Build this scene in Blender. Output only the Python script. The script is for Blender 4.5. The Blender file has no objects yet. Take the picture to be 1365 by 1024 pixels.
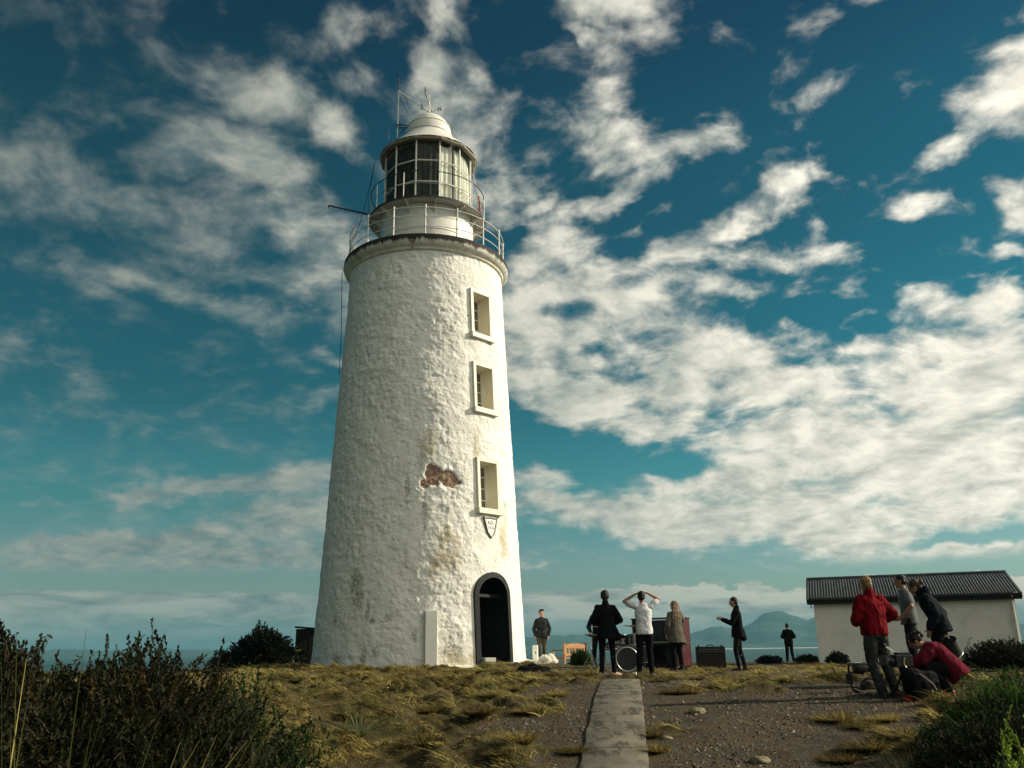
import bpy, bmesh, math, random
import numpy as np
from mathutils import Vector, Matrix
R = math.radians
PI = math.pi
random.seed(7)
rng = np.random.default_rng(7)
SC = bpy.context.scene
COL = SC.collection

# ------------------------------------------------------------------ camera
F_, TH, RO, CZ = 1150.0, R(17.06), 0.014, 0.6
def ray(X, Y):
    ix, iy = X - 682.5, 512 - Y
    ax = (ix * math.cos(RO) + iy * math.sin(RO)) / F_
    ay = (-ix * math.sin(RO) + iy * math.cos(RO)) / F_
    return Vector((ax, math.cos(TH) - ay * math.sin(TH), math.sin(TH) + ay * math.cos(TH)))
def at(X, Y, D):
    r = ray(X, Y); k = D / r.y
    return Vector((r.x * k, D, CZ + r.z * k))
cam = bpy.data.cameras.new('camera')
cam.sensor_width = 36; cam.lens = F_ / 1365 * 36
cam.clip_start = 0.05; cam.clip_end = 60000
co = bpy.data.objects.new('camera', cam); COL.objects.link(co)
r_, u_, f_ = Vector((1, 0, 0)), Vector((0, -math.sin(TH), math.cos(TH))), Vector((0, math.cos(TH), math.sin(TH)))
cx_ = math.cos(RO) * r_ - math.sin(RO) * u_; cy_ = math.sin(RO) * r_ + math.cos(RO) * u_
M = Matrix((cx_, cy_, -f_)).transposed().to_4x4(); M.translation = (0, 0, CZ)
co.matrix_world = M
SC.camera = co
SC.view_settings.view_transform = 'Standard'; SC.view_settings.look = 'None'
SC.view_settings.exposure = 0.3; SC.view_settings.gamma = 1.0

# ------------------------------------------------------------------ numpy noise
_perm = rng.permutation(256).astype(np.int64)
_val = rng.random(256)
def vnoise(p):
    """value noise in -1..1 at an (n,3) array"""
    i = np.floor(p).astype(np.int64); f = p - i
    f = f * f * f * (f * (f * 6 - 15) + 10)
    out = 0
    for dx in (0, 1):
        wx = f[:, 0] if dx else 1 - f[:, 0]
        for dy in (0, 1):
            wy = f[:, 1] if dy else 1 - f[:, 1]
            for dz in (0, 1):
                wz = f[:, 2] if dz else 1 - f[:, 2]
                h = _perm[(_perm[(_perm[(i[:, 0] + dx) & 255] + i[:, 1] + dy) & 255] + i[:, 2] + dz) & 255]
                out = out + _val[h] * wx * wy * wz
    return out * 2 - 1
def fbm(p, sc=1.0, oct=4, gain=0.5, off=0.0):
    p = np.asarray(p, float) * sc + off
    a, s, n = 1.0, 0.0, 0.0
    for _ in range(oct):
        s = s + a * vnoise(p); n += a; a *= gain; p = p * 2.03 + 17.3
    return s / n
def sst(a, b, x):
    t = np.clip((x - a) / (b - a), 0, 1); return t * t * (3 - 2 * t)

# ------------------------------------------------------------------ terrain height
TC = Vector((-2.821, 26.651, 0))          # lighthouse centre
def smooth_h(x, y):
    x = np.asarray(x, float); y = np.asarray(y, float)
    yy = np.maximum(y, -2.0)
    t = np.maximum(17.3 - yy, 0)
    z = np.where(t < 12, -0.0088 * t * t, -0.0088 * 144 - 0.02 * (t - 12))
    z = z - 0.0095 * np.maximum(y - 24, 0)
    d = np.hypot(x - TC.x, y - TC.y)
    z = z + 0.14 * sst(7.5, 3.0, d)
    # headland edge: falls to the sea
    e = np.maximum(y - 50 - 2.0 * np.sin(x * 0.21), 0)
    e = e + np.maximum(-x - 42, 0) + np.maximum(x - 52, 0)
    z = z - 0.9 * e * sst(0, 5, e)
    return np.maximum(z, -16.0)
def gz(x, y):
    return float(smooth_h(np.array([x]), np.array([y]))[0])

# ------------------------------------------------------------------ linking helpers
def tag(o, label=None, cat=None, group=None, kind=None):
    if label: o['label'] = label
    if cat: o['category'] = cat
    if group: o['group'] = group
    if kind: o['kind'] = kind
    return o
def empty(name, loc=(0, 0, 0), rz=0.0, label=None, cat=None, group=None):
    o = bpy.data.objects.new(name, None); COL.objects.link(o)
    o.location = loc; o.rotation_euler = (0, 0, rz); o.empty_display_size = 0.2
    return tag(o, label, cat, group)
def link_mesh(name, me, parent=None, loc=None):
    o = bpy.data.objects.new(name, me); COL.objects.link(o)
    if parent is not None: o.parent = parent
    if loc is not None: o.location = loc
    return o
def np_mesh(name, verts, faces, mats, parent=None, smooth=False, cols=None, mat_idx=None):
    """faces: (n,3) or (n,4) array"""
    verts = np.asarray(verts, np.float32); faces = np.asarray(faces, np.int32)
    me = bpy.data.meshes.new(name)
    n, k = faces.shape
    me.vertices.add(len(verts)); me.vertices.foreach_set('co', verts.ravel())
    me.loops.add(n * k); me.loops.foreach_set('vertex_index', faces.ravel())
    me.polygons.add(n); me.polygons.foreach_set('loop_start', np.arange(0, n * k, k, dtype=np.int32))
    me.polygons.foreach_set('loop_total', np.full(n, k, np.int32))
    if smooth: me.polygons.foreach_set('use_smooth', np.ones(n, bool))
    for m in (mats if isinstance(mats, (list, tuple)) else [mats]): me.materials.append(m)
    if mat_idx is not None: me.polygons.foreach_set('material_index', np.asarray(mat_idx, np.int32))
    if cols is not None:
        for nm, c in cols.items():
            a = me.color_attributes.new(nm, 'FLOAT_COLOR', 'POINT')
            c = np.asarray(c, np.float32)
            if c.ndim == 1: c = np.stack([c, c, c], 1)
            c4 = np.ones((len(verts), 4), np.float32); c4[:, :3] = c
            a.data.foreach_set('color', c4.ravel())
    me.update(calc_edges=True); me.validate()
    return link_mesh(name, me, parent)
def basis(d):
    d = Vector(d).normalized()
    a = Vector((0, 0, 1)) if abs(d.z) < 0.9 else Vector((1, 0, 0))
    u = d.cross(a).normalized(); v = d.cross(u).normalized()
    return u, v, d
class MB:
    """collects solids into one mesh"""
    def __init__(s): s.bm = bmesh.new()
    def box(s, c, size, rot=None, bev=0.0):
        g = bmesh.ops.create_cube(s.bm, size=1.0)
        m = (rot.to_4x4() if rot is not None else Matrix.Identity(4)) @ Matrix.Diagonal((*size, 1))
        m = Matrix.Translation(c) @ m
        bmesh.ops.transform(s.bm, matrix=m, verts=g['verts'])
        if bev:
            es = list({e for v in g['verts'] for e in v.link_edges})
            bmesh.ops.bevel(s.bm, geom=es, offset=bev, segments=2, affect='EDGES', profile=0.6)
        return s
    def cyl(s, a, b, r0, r1=None, n=12, cap=True):
        a, b = Vector(a), Vector(b); r1 = r0 if r1 is None else r1
        u, v, d = basis(b - a)
        A = [s.bm.verts.new(a + (u * math.cos(t) + v * math.sin(t)) * r0) for t in [2 * PI * i / n for i in range(n)]]
        B = [s.bm.verts.new(b + (u * math.cos(t) + v * math.sin(t)) * r1) for t in [2 * PI * i / n for i in range(n)]]
        for i in range(n):
            s.bm.faces.new((A[i], B[i], B[(i + 1) % n], A[(i + 1) % n]))
        if cap: s.bm.faces.new(A); s.bm.faces.new(B[::-1])
        return s
    def tube(s, pts, r, n=8, closed=False):
        pts = [Vector(p) for p in pts]; N = len(pts); rings = []
        rr = r if isinstance(r, (list, tuple)) else [r] * N
        pu = None
        for i, p in enumerate(pts):
            if closed: d = pts[(i + 1) % N] - pts[i - 1]
            else: d = pts[min(i + 1, N - 1)] - pts[max(i - 1, 0)]
            d.normalize()
            if pu is None: u, v, _ = basis(d)
            else:
                u = (pu - d * pu.dot(d))
                if u.length < 1e-5: u, v, _ = basis(d)
                u.normalize(); v = d.cross(u)
            pu = u
            rings.append([s.bm.verts.new(p + (u * math.cos(t) + v * math.sin(t)) * rr[i]) for t in [2 * PI * k / n for k in range(n)]])
        for i in range(N if closed else N - 1):
            a, b = rings[i], rings[(i + 1) % N]
            for k in range(n): s.bm.faces.new((a[k], a[(k + 1) % n], b[(k + 1) % n], b[k]))
        if not closed:
            s.bm.faces.new(rings[0][::-1]); s.bm.faces.new(rings[-1])
        return s
    def lathe(s, prof, n=32, c=(0, 0, 0), a0=0.0, a1=2 * PI, ph=0.0):
        """prof: list of (r,z)"""
        c = Vector(c); full = abs(a1 - a0 - 2 * PI) < 1e-6
        cols = []
        for i in range(n if full else n + 1):
            t = a0 + (a1 - a0) * i / n + ph
            cols.append([s.bm.verts.new(c + Vector((r * math.cos(t), r * math.sin(t), z))) for r, z in prof])
        for i in range(n):
            A, B = cols[i], cols[(i + 1) % len(cols)]
            for k in range(len(prof) - 1): s.bm.faces.new((A[k], B[k], B[k + 1], A[k + 1]))
        return s
    def prism(s, pts, h0, h1, mat=None):
        """2d outline (x,y) extruded between z=h0..h1 then transformed by mat"""
        mat = mat or Matrix.Identity(4)
        A = [s.bm.verts.new(mat @ Vector((x, y, h0))) for x, y in pts]
        B = [s.bm.verts.new(mat @ Vector((x, y, h1))) for x, y in pts]
        n = len(pts)
        s.bm.faces.new(A[::-1]); s.bm.faces.new(B)
        for i in range(n): s.bm.faces.new((A[i], A[(i + 1) % n], B[(i + 1) % n], B[i]))
        return s
    def ball(s, c, r, seg=14, rot=None):
        g = bmesh.ops.create_uvsphere(s.bm, u_segments=seg, v_segments=max(6, seg * 2 // 3), radius=1)
        rr = r if isinstance(r, (tuple, list)) else (r, r, r)
        m = Matrix.Translation(c) @ (rot.to_4x4() if rot is not None else Matrix.Identity(4)) @ Matrix.Diagonal((*rr, 1))
        bmesh.ops.transform(s.bm, matrix=m, verts=g['verts'])
        return s
    def build(s, name, mat, parent=None, smooth=None, bevel=0.0):
        bmesh.ops.recalc_face_normals(s.bm, faces=s.bm.faces)
        me = bpy.data.meshes.new(name); s.bm.to_mesh(me); s.bm.free()
        for m in (mat if isinstance(mat, (list, tuple)) else [mat]): me.materials.append(m)
        if smooth is not None:
            me.polygons.foreach_set('use_smooth', np.ones(len(me.polygons), bool))
            if smooth < 180: me.set_sharp_from_angle(angle=R(smooth))
        o = link_mesh(name, me, parent)
        if bevel:
            b = o.modifiers.new('bevel', 'BEVEL'); b.width = bevel; b.segments = 2; b.limit_method = 'ANGLE'
        return o

# ------------------------------------------------------------------ materials
def nt(m):
    m.use_nodes = True; t = m.node_tree; t.nodes.clear(); return t
class NT:
    def __init__(s, t): s.t = t; s.N = t.nodes; s.L = t.links
    def n(s, ty, **kw):
        x = s.N.new(ty)
        for k, v in kw.items(): setattr(x, k, v)
        return x
    def l(s, a, b): s.L.new(a, b)
    def val(s, sock, v):
        if hasattr(v, 'is_output') or isinstance(v, bpy.types.NodeSocket): s.l(v, sock)
        else: sock.default_value = v
    def math(s, op, a, b=0.0, c=None, clamp=False):
        x = s.n('ShaderNodeMath', operation=op, use_clamp=clamp)
        s.val(x.inputs[0], a); s.val(x.inputs[1], b)
        if c is not None: s.val(x.inputs[2], c)
        return x.outputs[0]
    def vm(s, op, a, b=None, sc=None):
        x = s.n('ShaderNodeVectorMath', operation=op); s.val(x.inputs[0], a)
        if b is not None: s.val(x.inputs[1], b)
        if sc is not None: s.val(x.inputs['Scale'], sc)
        return x.outputs['Value'] if op in ('LENGTH', 'DOT_PRODUCT', 'DISTANCE') else x.outputs[0]
    def noise(s, vec, scale, detail=4, rough=0.5, dist=0.0, col=False):
        x = s.n('ShaderNodeTexNoise'); s.val(x.inputs['Vector'], vec)
        x.inputs['Scale'].default_value = scale; x.inputs['Detail'].default_value = detail
        x.inputs['Roughness'].default_value = rough; x.inputs['Distortion'].default_value = dist
        return x.outputs['Color' if col else 'Fac']
    def ramp(s, f, a, b, o0=0.0, o1=1.0, smooth=True):
        x = s.n('ShaderNodeMapRange', interpolation_type='SMOOTHSTEP' if smooth else 'LINEAR')
        s.val(x.inputs['Value'], f)
        for k, v in (('From Min', a), ('From Max', b), ('To Min', o0), ('To Max', o1)): s.val(x.inputs[k], v)
        return x.outputs[0]
    def mix(s, f, a, b, blend='MIX'):
        x = s.n('ShaderNodeMix', data_type='RGBA', blend_type=blend)
        s.val(x.inputs[0], f)
        s.val(x.inputs[6], (*a, 1) if isinstance(a, tuple) else a)
        s.val(x.inputs[7], (*b, 1) if isinstance(b, tuple) else b)
        return x.outputs[2]
    def bump(s, h, dist=0.01, st=1.0):
        x = s.n('ShaderNodeBump'); s.l(h, x.inputs['Height']); x.inputs['Distance'].default_value = dist
        x.inputs['Strength'].default_value = st; return x.outputs[0]
    def out(s, col, rough=0.8, normal=None, metal=0.0, spec=0.3, **kw):
        p = s.n('ShaderNodeBsdfPrincipled'); o = s.n('ShaderNodeOutputMaterial')
        s.val(p.inputs['Base Color'], (*col, 1) if isinstance(col, tuple) else col)
        s.val(p.inputs['Roughness'], rough); s.val(p.inputs['Metallic'], metal)
        p.inputs['Specular IOR Level'].default_value = spec
        if normal is not None: s.l(normal, p.inputs['Normal'])
        for k, v in kw.items(): s.val(p.inputs[k.replace('_', ' ')], v)
        s.l(p.outputs[0], o.inputs['Surface']); return p
_mc = {}
def mat(name, col, rough=0.7, metal=0.0, var=0.25, scale=6.0, bump=0.0, bscale=40, spec=0.3, **kw):
    """plain procedural paint / cloth / metal with mottled colour and fine bump"""
    if name in _mc: return _mc[name]
    m = bpy.data.materials.new(name); T = NT(nt(m))
    tc = T.n('ShaderNodeTexCoord').outputs['Object']
    n1 = T.noise(tc, scale, 5, 0.6)
    dark = tuple(c * (1 - var) for c in col); lite = tuple(min(1, c * (1 + var * 0.7)) for c in col)
    c = T.mix(T.ramp(n1, 0.3, 0.7), dark, lite)
    nrm = T.bump(T.noise(tc, bscale, 4, 0.6), bump, 1.0) if bump else None
    rg = T.ramp(T.noise(tc, scale * 2.3, 3), 0.2, 0.8, max(0, rough - 0.08), min(1, rough + 0.08))
    T.out(c, rg, nrm, metal, spec, **kw)
    _mc[name] = m; return m
# ------------------------------------------------------------------ sun + sky
SUN_EL, SUN_AZ = R(27), math.atan2(0.990, 0.141)      # azimuth measured from +Y towards +X
sd = Vector((math.sin(SUN_AZ) * math.cos(SUN_EL), math.cos(SUN_AZ) * math.cos(SUN_EL), math.sin(SUN_EL)))
sl = bpy.data.lights.new('sun', 'SUN'); sl.energy = 5.0; sl.angle = R(0.53); sl.color = (1.0, 0.89, 0.70)
so = bpy.data.objects.new('sun', sl); COL.objects.link(so); so.location = (30, 10, 30)
so.rotation_euler = sd.to_track_quat('Z', 'Y').to_euler()

W = bpy.data.worlds.new('World'); SC.world = W; W.use_nodes = True
T = NT(W.node_tree); W.node_tree.nodes.clear()
sky = T.n('ShaderNodeTexSky', sky_type='NISHITA'); sky.sun_disc = False
sky.sun_elevation = SUN_EL; sky.sun_rotation = SUN_AZ; sky.air_density = 1.3; sky.dust_density = 0.6; sky.ozone_density = 2.0
gen = T.n('ShaderNodeTexCoord').outputs['Generated']
d = T.vm('NORMALIZE', gen)
sep = T.n('ShaderNodeSeparateXYZ'); T.l(d, sep.inputs[0])
dz = sep.outputs['Z']
dzc = T.math('MAXIMUM', dz, 0.0)
inv = T.math('DIVIDE', 1.0, T.math('ADD', dzc, 0.28))
pl = T.vm('MULTIPLY', T.vm('SCALE', d, sc=inv), (1.0, 1.0, 0.0))
# domain warp
wn = T.noise(pl, 2.2, 3, 0.55, col=True)
plw = T.vm('ADD', pl, T.vm('SCALE', T.vm('SUBTRACT', wn, (0.5, 0.5, 0.5)), sc=0.16))
# warp for the cloud outlines
wd = T.noise(d, 5.0, 5, 0.6, col=True)
sep = sep
dw = T.vm('ADD', d, T.vm('SCALE', T.vm('SUBTRACT', wd, (0.5, 0.5, 0.5)), sc=0.13))
# individual cloud banks: (x, y, rx, ry, tilt, weight)   tilt in degrees, + = rises to the right
BL = [(60,225,110,50,-25,.80),(150,290,130,45,-28,.85),(40,270,80,40,0,.7),(330,140,70,35,-30,.75),(390,130,60,40,-30,.75),(455,170,60,32,-35,.9),(500,215,50,25,-30,.8),(270,215,80,35,-5,.85),
 (350,235,90,40,-25,.95),(300,330,60,40,-20,.8),(400,320,90,40,-25,.95),(350,290,60,40,-20,.7),(235,408,110,22,-12,.9),(310,420,60,28,-10,.85),(420,375,60,35,-10,.85),(450,400,40,50,0,.7),(430,468,34,14,5,.8),(250,70,110,30,-10,.35),(430,40,80,40,0,.45),
 (590,30,34,60,-10,.8),(595,110,50,48,0,.95),(610,190,60,60,-20,.8),(650,170,40,30,0,.5),(690,245,50,30,10,.85),(640,280,60,60,0,.6),(540,60,30,60,0,.4),(480,100,40,40,0,.5),
 (790,8,80,30,-12,1.1),(760,48,26,9,-25,.7),(690,80,50,14,15,.45),(800,140,45,40,10,.7),(840,190,55,50,10,.8),(930,200,70,34,15,.85),(880,250,70,24,15,.7),(820,280,70,20,15,.85),(740,275,40,14,10,.6),(900,295,40,14,35,.75),
 (1000,300,60,20,30,.95),(1050,255,36,20,35,.85),(1110,232,26,14,5,.75),(1105,155,24,8,10,.4),(1075,190,30,10,30,.4),
 (1335,135,62,58,40,1.15),(1290,185,40,30,20,.9),(1245,278,42,17,20,.85),(1355,270,28,32,50,1.),(1332,332,38,10,10,.75),(1190,386,20,6,0,.5),(1360,20,16,24,0,.5),
 (1080,345,70,22,15,.95),(1010,350,50,26,5,.75),(1130,325,36,12,10,.7),(910,350,60,26,20,.8),
 (740,350,80,34,10,1.0),(800,400,130,60,-5,1.1),(720,440,70,80,0,1.1),(760,510,120,50,0,1.15),(900,440,80,50,0,.95),(940,500,140,60,10,1.15),(860,570,110,40,-10,1.0),(1040,540,150,60,5,1.15),(1040,460,60,20,10,.7),(980,400,80,22,0,.65),
 (1150,590,220,80,5,1.25),(1290,500,150,90,15,1.25),(1310,610,160,80,0,1.2),(1230,420,50,30,15,1.1),(1320,395,60,26,15,1.05),(1150,470,50,16,10,.9),(1000,640,150,40,5,1.1),(920,690,220,28,-2,1.2),(1100,690,150,34,-3,1.15),(1270,670,110,26,0,1.0),
 (720,640,60,26,-5,.8),(740,680,110,20,-3,.95),(1010,590,80,40,0,.9),
 (330,648,120,17,5,1.15),(205,652,60,12,0,1.15),(400,640,60,22,8,1.30),(400,690,90,40,0,1.30),(90,708,100,12,5,1.10),(220,715,150,18,0,1.30),(330,740,150,18,0,1.30),(60,735,110,14,5,1.10),(420,750,60,14,0,1.20),(60,662,50,6,2,.55),
 (1290,736,90,20,5,1.0),(1200,755,60,9,0,.75),(1045,748,44,7,2,.8),(725,764,40,6,2,.6),(1340,662,60,10,5,.7),(1310,690,50,6,2,.5)]
HOLES = [(1165,300,60,26,-20,.5),(1180,180,60,60,0,.5),(620,470,20,20,0,.3),(1100,432,95,20,5,.8),(760,600,110,20,3,.6),(770,415,36,12,0,.5),(640,560,60,30,0,.6),(1100,500,60,10,10,.3),(860,380,40,12,10,.4),(945,585,90,9,8,.25),(880,620,80,14,0,.5),(1290,712,90,8,0,.4),(600,330,60,30,0,.0)]
dw0 = dw
def blob(X, Y, rx, ry, tilt, w):
    c = ray(X, Y).normalized()
    a = (ray(X + 1, Y) - ray(X, Y)); b = (ray(X, Y - 1) - ray(X, Y))
    t = R(tilt)
    U = (a * math.cos(t) + b * math.sin(t)); V = (-a * math.sin(t) + b * math.cos(t))
    L = ray(X, Y).length
    ru, rv = rx * U.length / L, ry * V.length / L
    U = (U - c * U.dot(c)).normalized(); V = c.cross(U).normalized()
    m = T.n('ShaderNodeMapping', vector_type='TEXTURE')
    T.l(dw, m.inputs['Vector']); m.inputs['Location'].default_value = c
    m.inputs['Rotation'].default_value = Matrix((U, V, c)).transposed().to_euler('XYZ')
    m.inputs['Scale'].default_value = (ru * 1.18, rv * 1.18, 1.0)
    ln = T.vm('LENGTH', m.outputs[0])
    return T.ramp(ln, 1.55, 0.05, 0.0, w)
acc = None
for k, b in enumerate(BL):
    if b[5] <= 0: continue
    if k % 8 == 7: dw = T.vm('MULTIPLY_ADD', acc, (1e-6, 1e-6, 1e-6)); dw.node.inputs[2].default_value = (0, 0, 0); T.l(dw0, dw.node.inputs[2])
    v = blob(*b)
    acc = v if acc is None else T.math('SMOOTH_MAX', acc, v, 0.25)
for b in HOLES:
    if b[5] <= 0: continue
    acc = T.math('SUBTRACT', acc, blob(*b))
# unseen cloud cover added behind the camera to light the shaded tower side
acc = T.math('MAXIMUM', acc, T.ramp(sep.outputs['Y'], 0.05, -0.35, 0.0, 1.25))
# cloud bank lying on the horizon
el = T.math('ARCSINE', dz)
n_edge = T.noise(T.vm('MULTIPLY', d, (1.0, 1.0, 2.2)), 22.0, 7, 0.6)
rightness = T.ramp(sep.outputs['X'], 0.0, 0.2)
top = T.math('ADD', R(3.6), T.math('MULTIPLY', T.math('SUBTRACT', n_edge, 0.5), T.ramp(rightness, 0, 1, R(1.6), R(4.2))))
bank = T.ramp(T.math('SUBTRACT', top, el), R(-0.05), R(0.22))
bank_lo = T.ramp(el, R(-0.2), R(2.1))      # thins downward into haze
sdot = T.vm('DOT_PRODUCT', d, tuple(sd))
# cloud texture
f1 = T.noise(plw, 6.6, 8, 0.58, 0.15)
f2 = T.noise(T.vm('ADD', plw, (3.1, 1.7, 0.0)), 20.0, 6, 0.55, 0.1)
fn = T.math('ADD', T.math('MULTIPLY', f1, 0.66), T.math('MULTIPLY', f2, 0.34))
dens_raw = T.math('ADD', T.math('MULTIPLY', T.math('SUBTRACT', fn, 0.5), T.ramp(el, R(5), R(18), 2.0, 3.5)), T.math('MULTIPLY', acc, T.ramp(el, R(5), R(14), 1.45, 1.10)))
soft = T.ramp(sdot, 0.30, -0.05)
dens = T.ramp(dens_raw, T.math('SUBTRACT', 0.24, T.math('MULTIPLY', soft, 0.20)), T.math('ADD', 1.22, T.math('MULTIPLY', soft, 0.50)))
dens = T.math('MULTIPLY', dens, T.ramp(el, R(4.2), R(5.4)))
# relief: same noise sampled a little towards the sun
r0 = T.noise(plw, 6.6, 5, 0.55, 0.15)
sh = T.noise(T.vm('ADD', plw, (0.045, 0.010, 0.0)), 6.6, 5, 0.55, 0.15)
rel = T.math('SUBTRACT', r0, sh)
thick = T.ramp(dens_raw, 0.5, 1.5)
litc = T.math('ADD', T.math('MULTIPLY', rel, T.ramp(el, R(4), R(30), 1.6, 3.2)), T.math('MULTIPLY', T.math('SUBTRACT', fn, 0.5), 2.2))
litc = T.math('ADD', litc, T.math('MULTIPLY', T.math('SUBTRACT', T.noise(T.vm('ADD', plw, (7.7, 2.1, 0.0)), 26.0, 5, 0.6), 0.5), 1.0))
litc = T.math('ADD', litc, T.ramp(T.noise(plw, 2.3, 3, 0.5), 0.3, 0.7, 0.32, 0.66), clamp=True)
warm = T.ramp(sdot, -0.10, 0.72)
cl_hi = T.mix(warm, (0.30, 0.315, 0.275), (0.96, 0.905, 0.765))
cl_lo = T.mix(warm, (0.13, 0.185, 0.18), (0.50, 0.50, 0.435))
ccol = T.mix(litc, cl_lo, cl_hi)
ccol = T.vm('SCALE', ccol, sc=T.ramp(sep.outputs['Y'], 0.1, -0.4, 1.0, T.ramp(sep.outputs['X'], -0.6, 0.7, 0.20, 1.85)))  # added clouds behind the camera: dark left, bright right, to shape the fill
# bank colour
nb = T.noise(T.vm('MULTIPLY', d, (1.0, 1.0, 5.0)), 9.0, 7, 0.6, 0.4)
edge_lit = T.math('MULTIPLY', T.ramp(T.math('SUBTRACT', top, el), R(1.4), R(0.1)), T.math('MULTIPLY', rightness, 0.55))
bk = T.mix(T.math('ADD', T.ramp(nb, 0.36, 0.64), edge_lit, clamp=True), T.mix(warm, (0.115, 0.165, 0.165), (0.26, 0.30, 0.275)), T.mix(warm, (0.33, 0.35, 0.305), (0.64, 0.605, 0.50)))
bk = T.mix(bank_lo, (0.085, 0.165, 0.185), bk)
# clear sky: physical sky graded towards teal
base = T.vm('MULTIPLY', sky.outputs[0], (0.028, 0.078, 0.072))
cr = T.n('ShaderNodeValToRGB'); cr.color_ramp.interpolation = 'EASE'
T.l(T.ramp(el, 0.0, R(50), smooth=False), cr.inputs[0])
els = cr.color_ramp.elements
stops = [(0.0, (2.3, .97, 1.2)), (4.5, (1.9, .95, 1.12)), (9.5, (.75, .85, .88)), (17, (.30, .60, .63)), (30, (.24, .46, .50)), (40, (.18, .31, .40)), (50, (.15, .24, .36))]
while len(els) < len(stops): els.new(0.5)
for e_, (g_, c_) in zip(els, stops): e_.position = g_ / 50; e_.color = (c_[0] / 2.5, c_[1] / 2.5, c_[2] / 2.5, 1)
base = T.vm('SCALE', T.vm('MULTIPLY', base, cr.outputs[0]), sc=T.ramp(sdot, -0.3, 0.8, 1.55, 2.05))
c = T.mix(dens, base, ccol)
c = T.mix(bank, c, bk)
bg = T.n('ShaderNodeBackground'); bg.inputs['Strength'].default_value = 0.1
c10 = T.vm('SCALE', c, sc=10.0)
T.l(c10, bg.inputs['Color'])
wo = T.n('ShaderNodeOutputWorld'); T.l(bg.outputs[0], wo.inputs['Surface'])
W.cycles.sampling_method = 'MANUAL'; W.cycles.sample_map_resolution = 1024
# ------------------------------------------------------------------ materials of the lighthouse
def m_plaster():
    m = bpy.data.materials.new('painted_plaster'); T = NT(nt(m))
    tc = T.n('ShaderNodeTexCoord').outputs['Object']
    at_ = T.n('ShaderNodeVertexColor', layer_name='wear').outputs[0]
    s = T.n('ShaderNodeSeparateColor'); T.l(at_, s.inputs[0])
    n1 = T.noise(tc, 3.0, 6, 0.6); n2 = T.noise(tc, 22, 5, 0.65); n3 = T.noise(tc, 9, 6, 0.7)
    white = T.mix(T.ramp(n1, 0.3, 0.7), (0.73, 0.71, 0.64), (0.82, 0.80, 0.74))
    white = T.mix(T.ramp(n3, 0.66, 0.78, 0, 0.35), white, (0.45, 0.42, 0.33))
    # dark specks of mould
    v = T.n('ShaderNodeTexVoronoi'); T.l(T.vm('MULTIPLY', tc, (1, 1, .6)), v.inputs['Vector']); v.inputs['Scale'].default_value = 2.6
    sp = T.math('MULTIPLY', T.ramp(v.outputs['Distance'], 0.075, 0.03), T.ramp(T.noise(tc, 1.3, 2), 0.5, 0.62))
    white = T.mix(sp, white, (0.10, 0.085, 0.06))
    grime = T.math('MULTIPLY', s.outputs[1], T.ramp(n2, 0.36, 0.62))
    white = T.mix(T.math('MULTIPLY', grime, 0.85), white, (0.17, 0.165, 0.12))
    ochre = T.math('MULTIPLY', s.outputs[2], T.ramp(n1, 0.3, 0.6))
    white = T.mix(T.math('MULTIPLY', ochre, 0.7), white, (0.42, 0.34, 0.17))
    stone = T.mix(T.ramp(n2, 0.4, 0.6), (0.20, 0.095, 0.065), (0.44, 0.29, 0.20))
    stone = T.mix(T.ramp(n3, 0.52, 0.62), stone, (0.42, 0.36, 0.28))
    st = T.ramp(T.math('ADD', s.outputs[0], T.math('MULTIPLY', T.math('SUBTRACT', n2, 0.5), 0.5)), 0.45, 0.55)
    c = T.mix(st, white, stone)
    h = T.math('ADD', T.noise(tc, 11, 7, 0.68, 0.3), T.math('MULTIPLY', T.noise(tc, 60, 3, 0.5), 0.25))
    h = T.math('MULTIPLY', h, T.ramp(T.noise(tc, 1.7, 4, 0.6), 0.38, 0.66, 0.15, 1.0)); nb = T.bump(h, 0.045, 1.0)
    T.out(c, 0.75, nb, 0, 0.2); return m
def m_white(name='white_paint', rust=0.3, col=(0.78, 0.76, 0.69)):
    m = bpy.data.materials.new(name); T = NT(nt(m))
    tc = T.n('ShaderNodeTexCoord').outputs['Object']
    n = T.noise(T.vm('MULTIPLY', tc, (1, 1, 0.35)), 7, 6, 0.65)
    c = T.mix(T.ramp(T.noise(tc, 2.5, 4), 0.3, 0.7), tuple(v * 0.88 for v in col), col)
    c = T.mix(T.math('MULTIPLY', T.ramp(n, 0.60, 0.74), rust), c, (0.30, 0.13, 0.045))
    T.out(c, 0.5, T.bump(T.noise(tc, 30, 4), 0.004, 0.6), 0, 0.35); return m
PLA = m_plaster(); WHT = m_white(); WHTc = m_white('clean_white_paint', 0.0, (0.76, 0.74, 0.68))
BLK = mat('black_gloss_paint', (0.010, 0.012, 0.013), 0.6, var=0.5, bump=0.004, bscale=30, spec=0.2)
INN = mat('dark_interior_lining', (0.012, 0.012, 0.012), 0.9, var=0.3)
STL = mat('galvanised_steel', (0.30, 0.31, 0.30), 0.45, metal=0.6, var=0.3)
DST = mat('weathered_dark_steel', (0.045, 0.047, 0.045), 0.55, metal=0.4, var=0.4)
RUST = mat('rusty_orange_wood', (0.42, 0.20, 0.07), 0.8, var=0.4)
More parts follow.
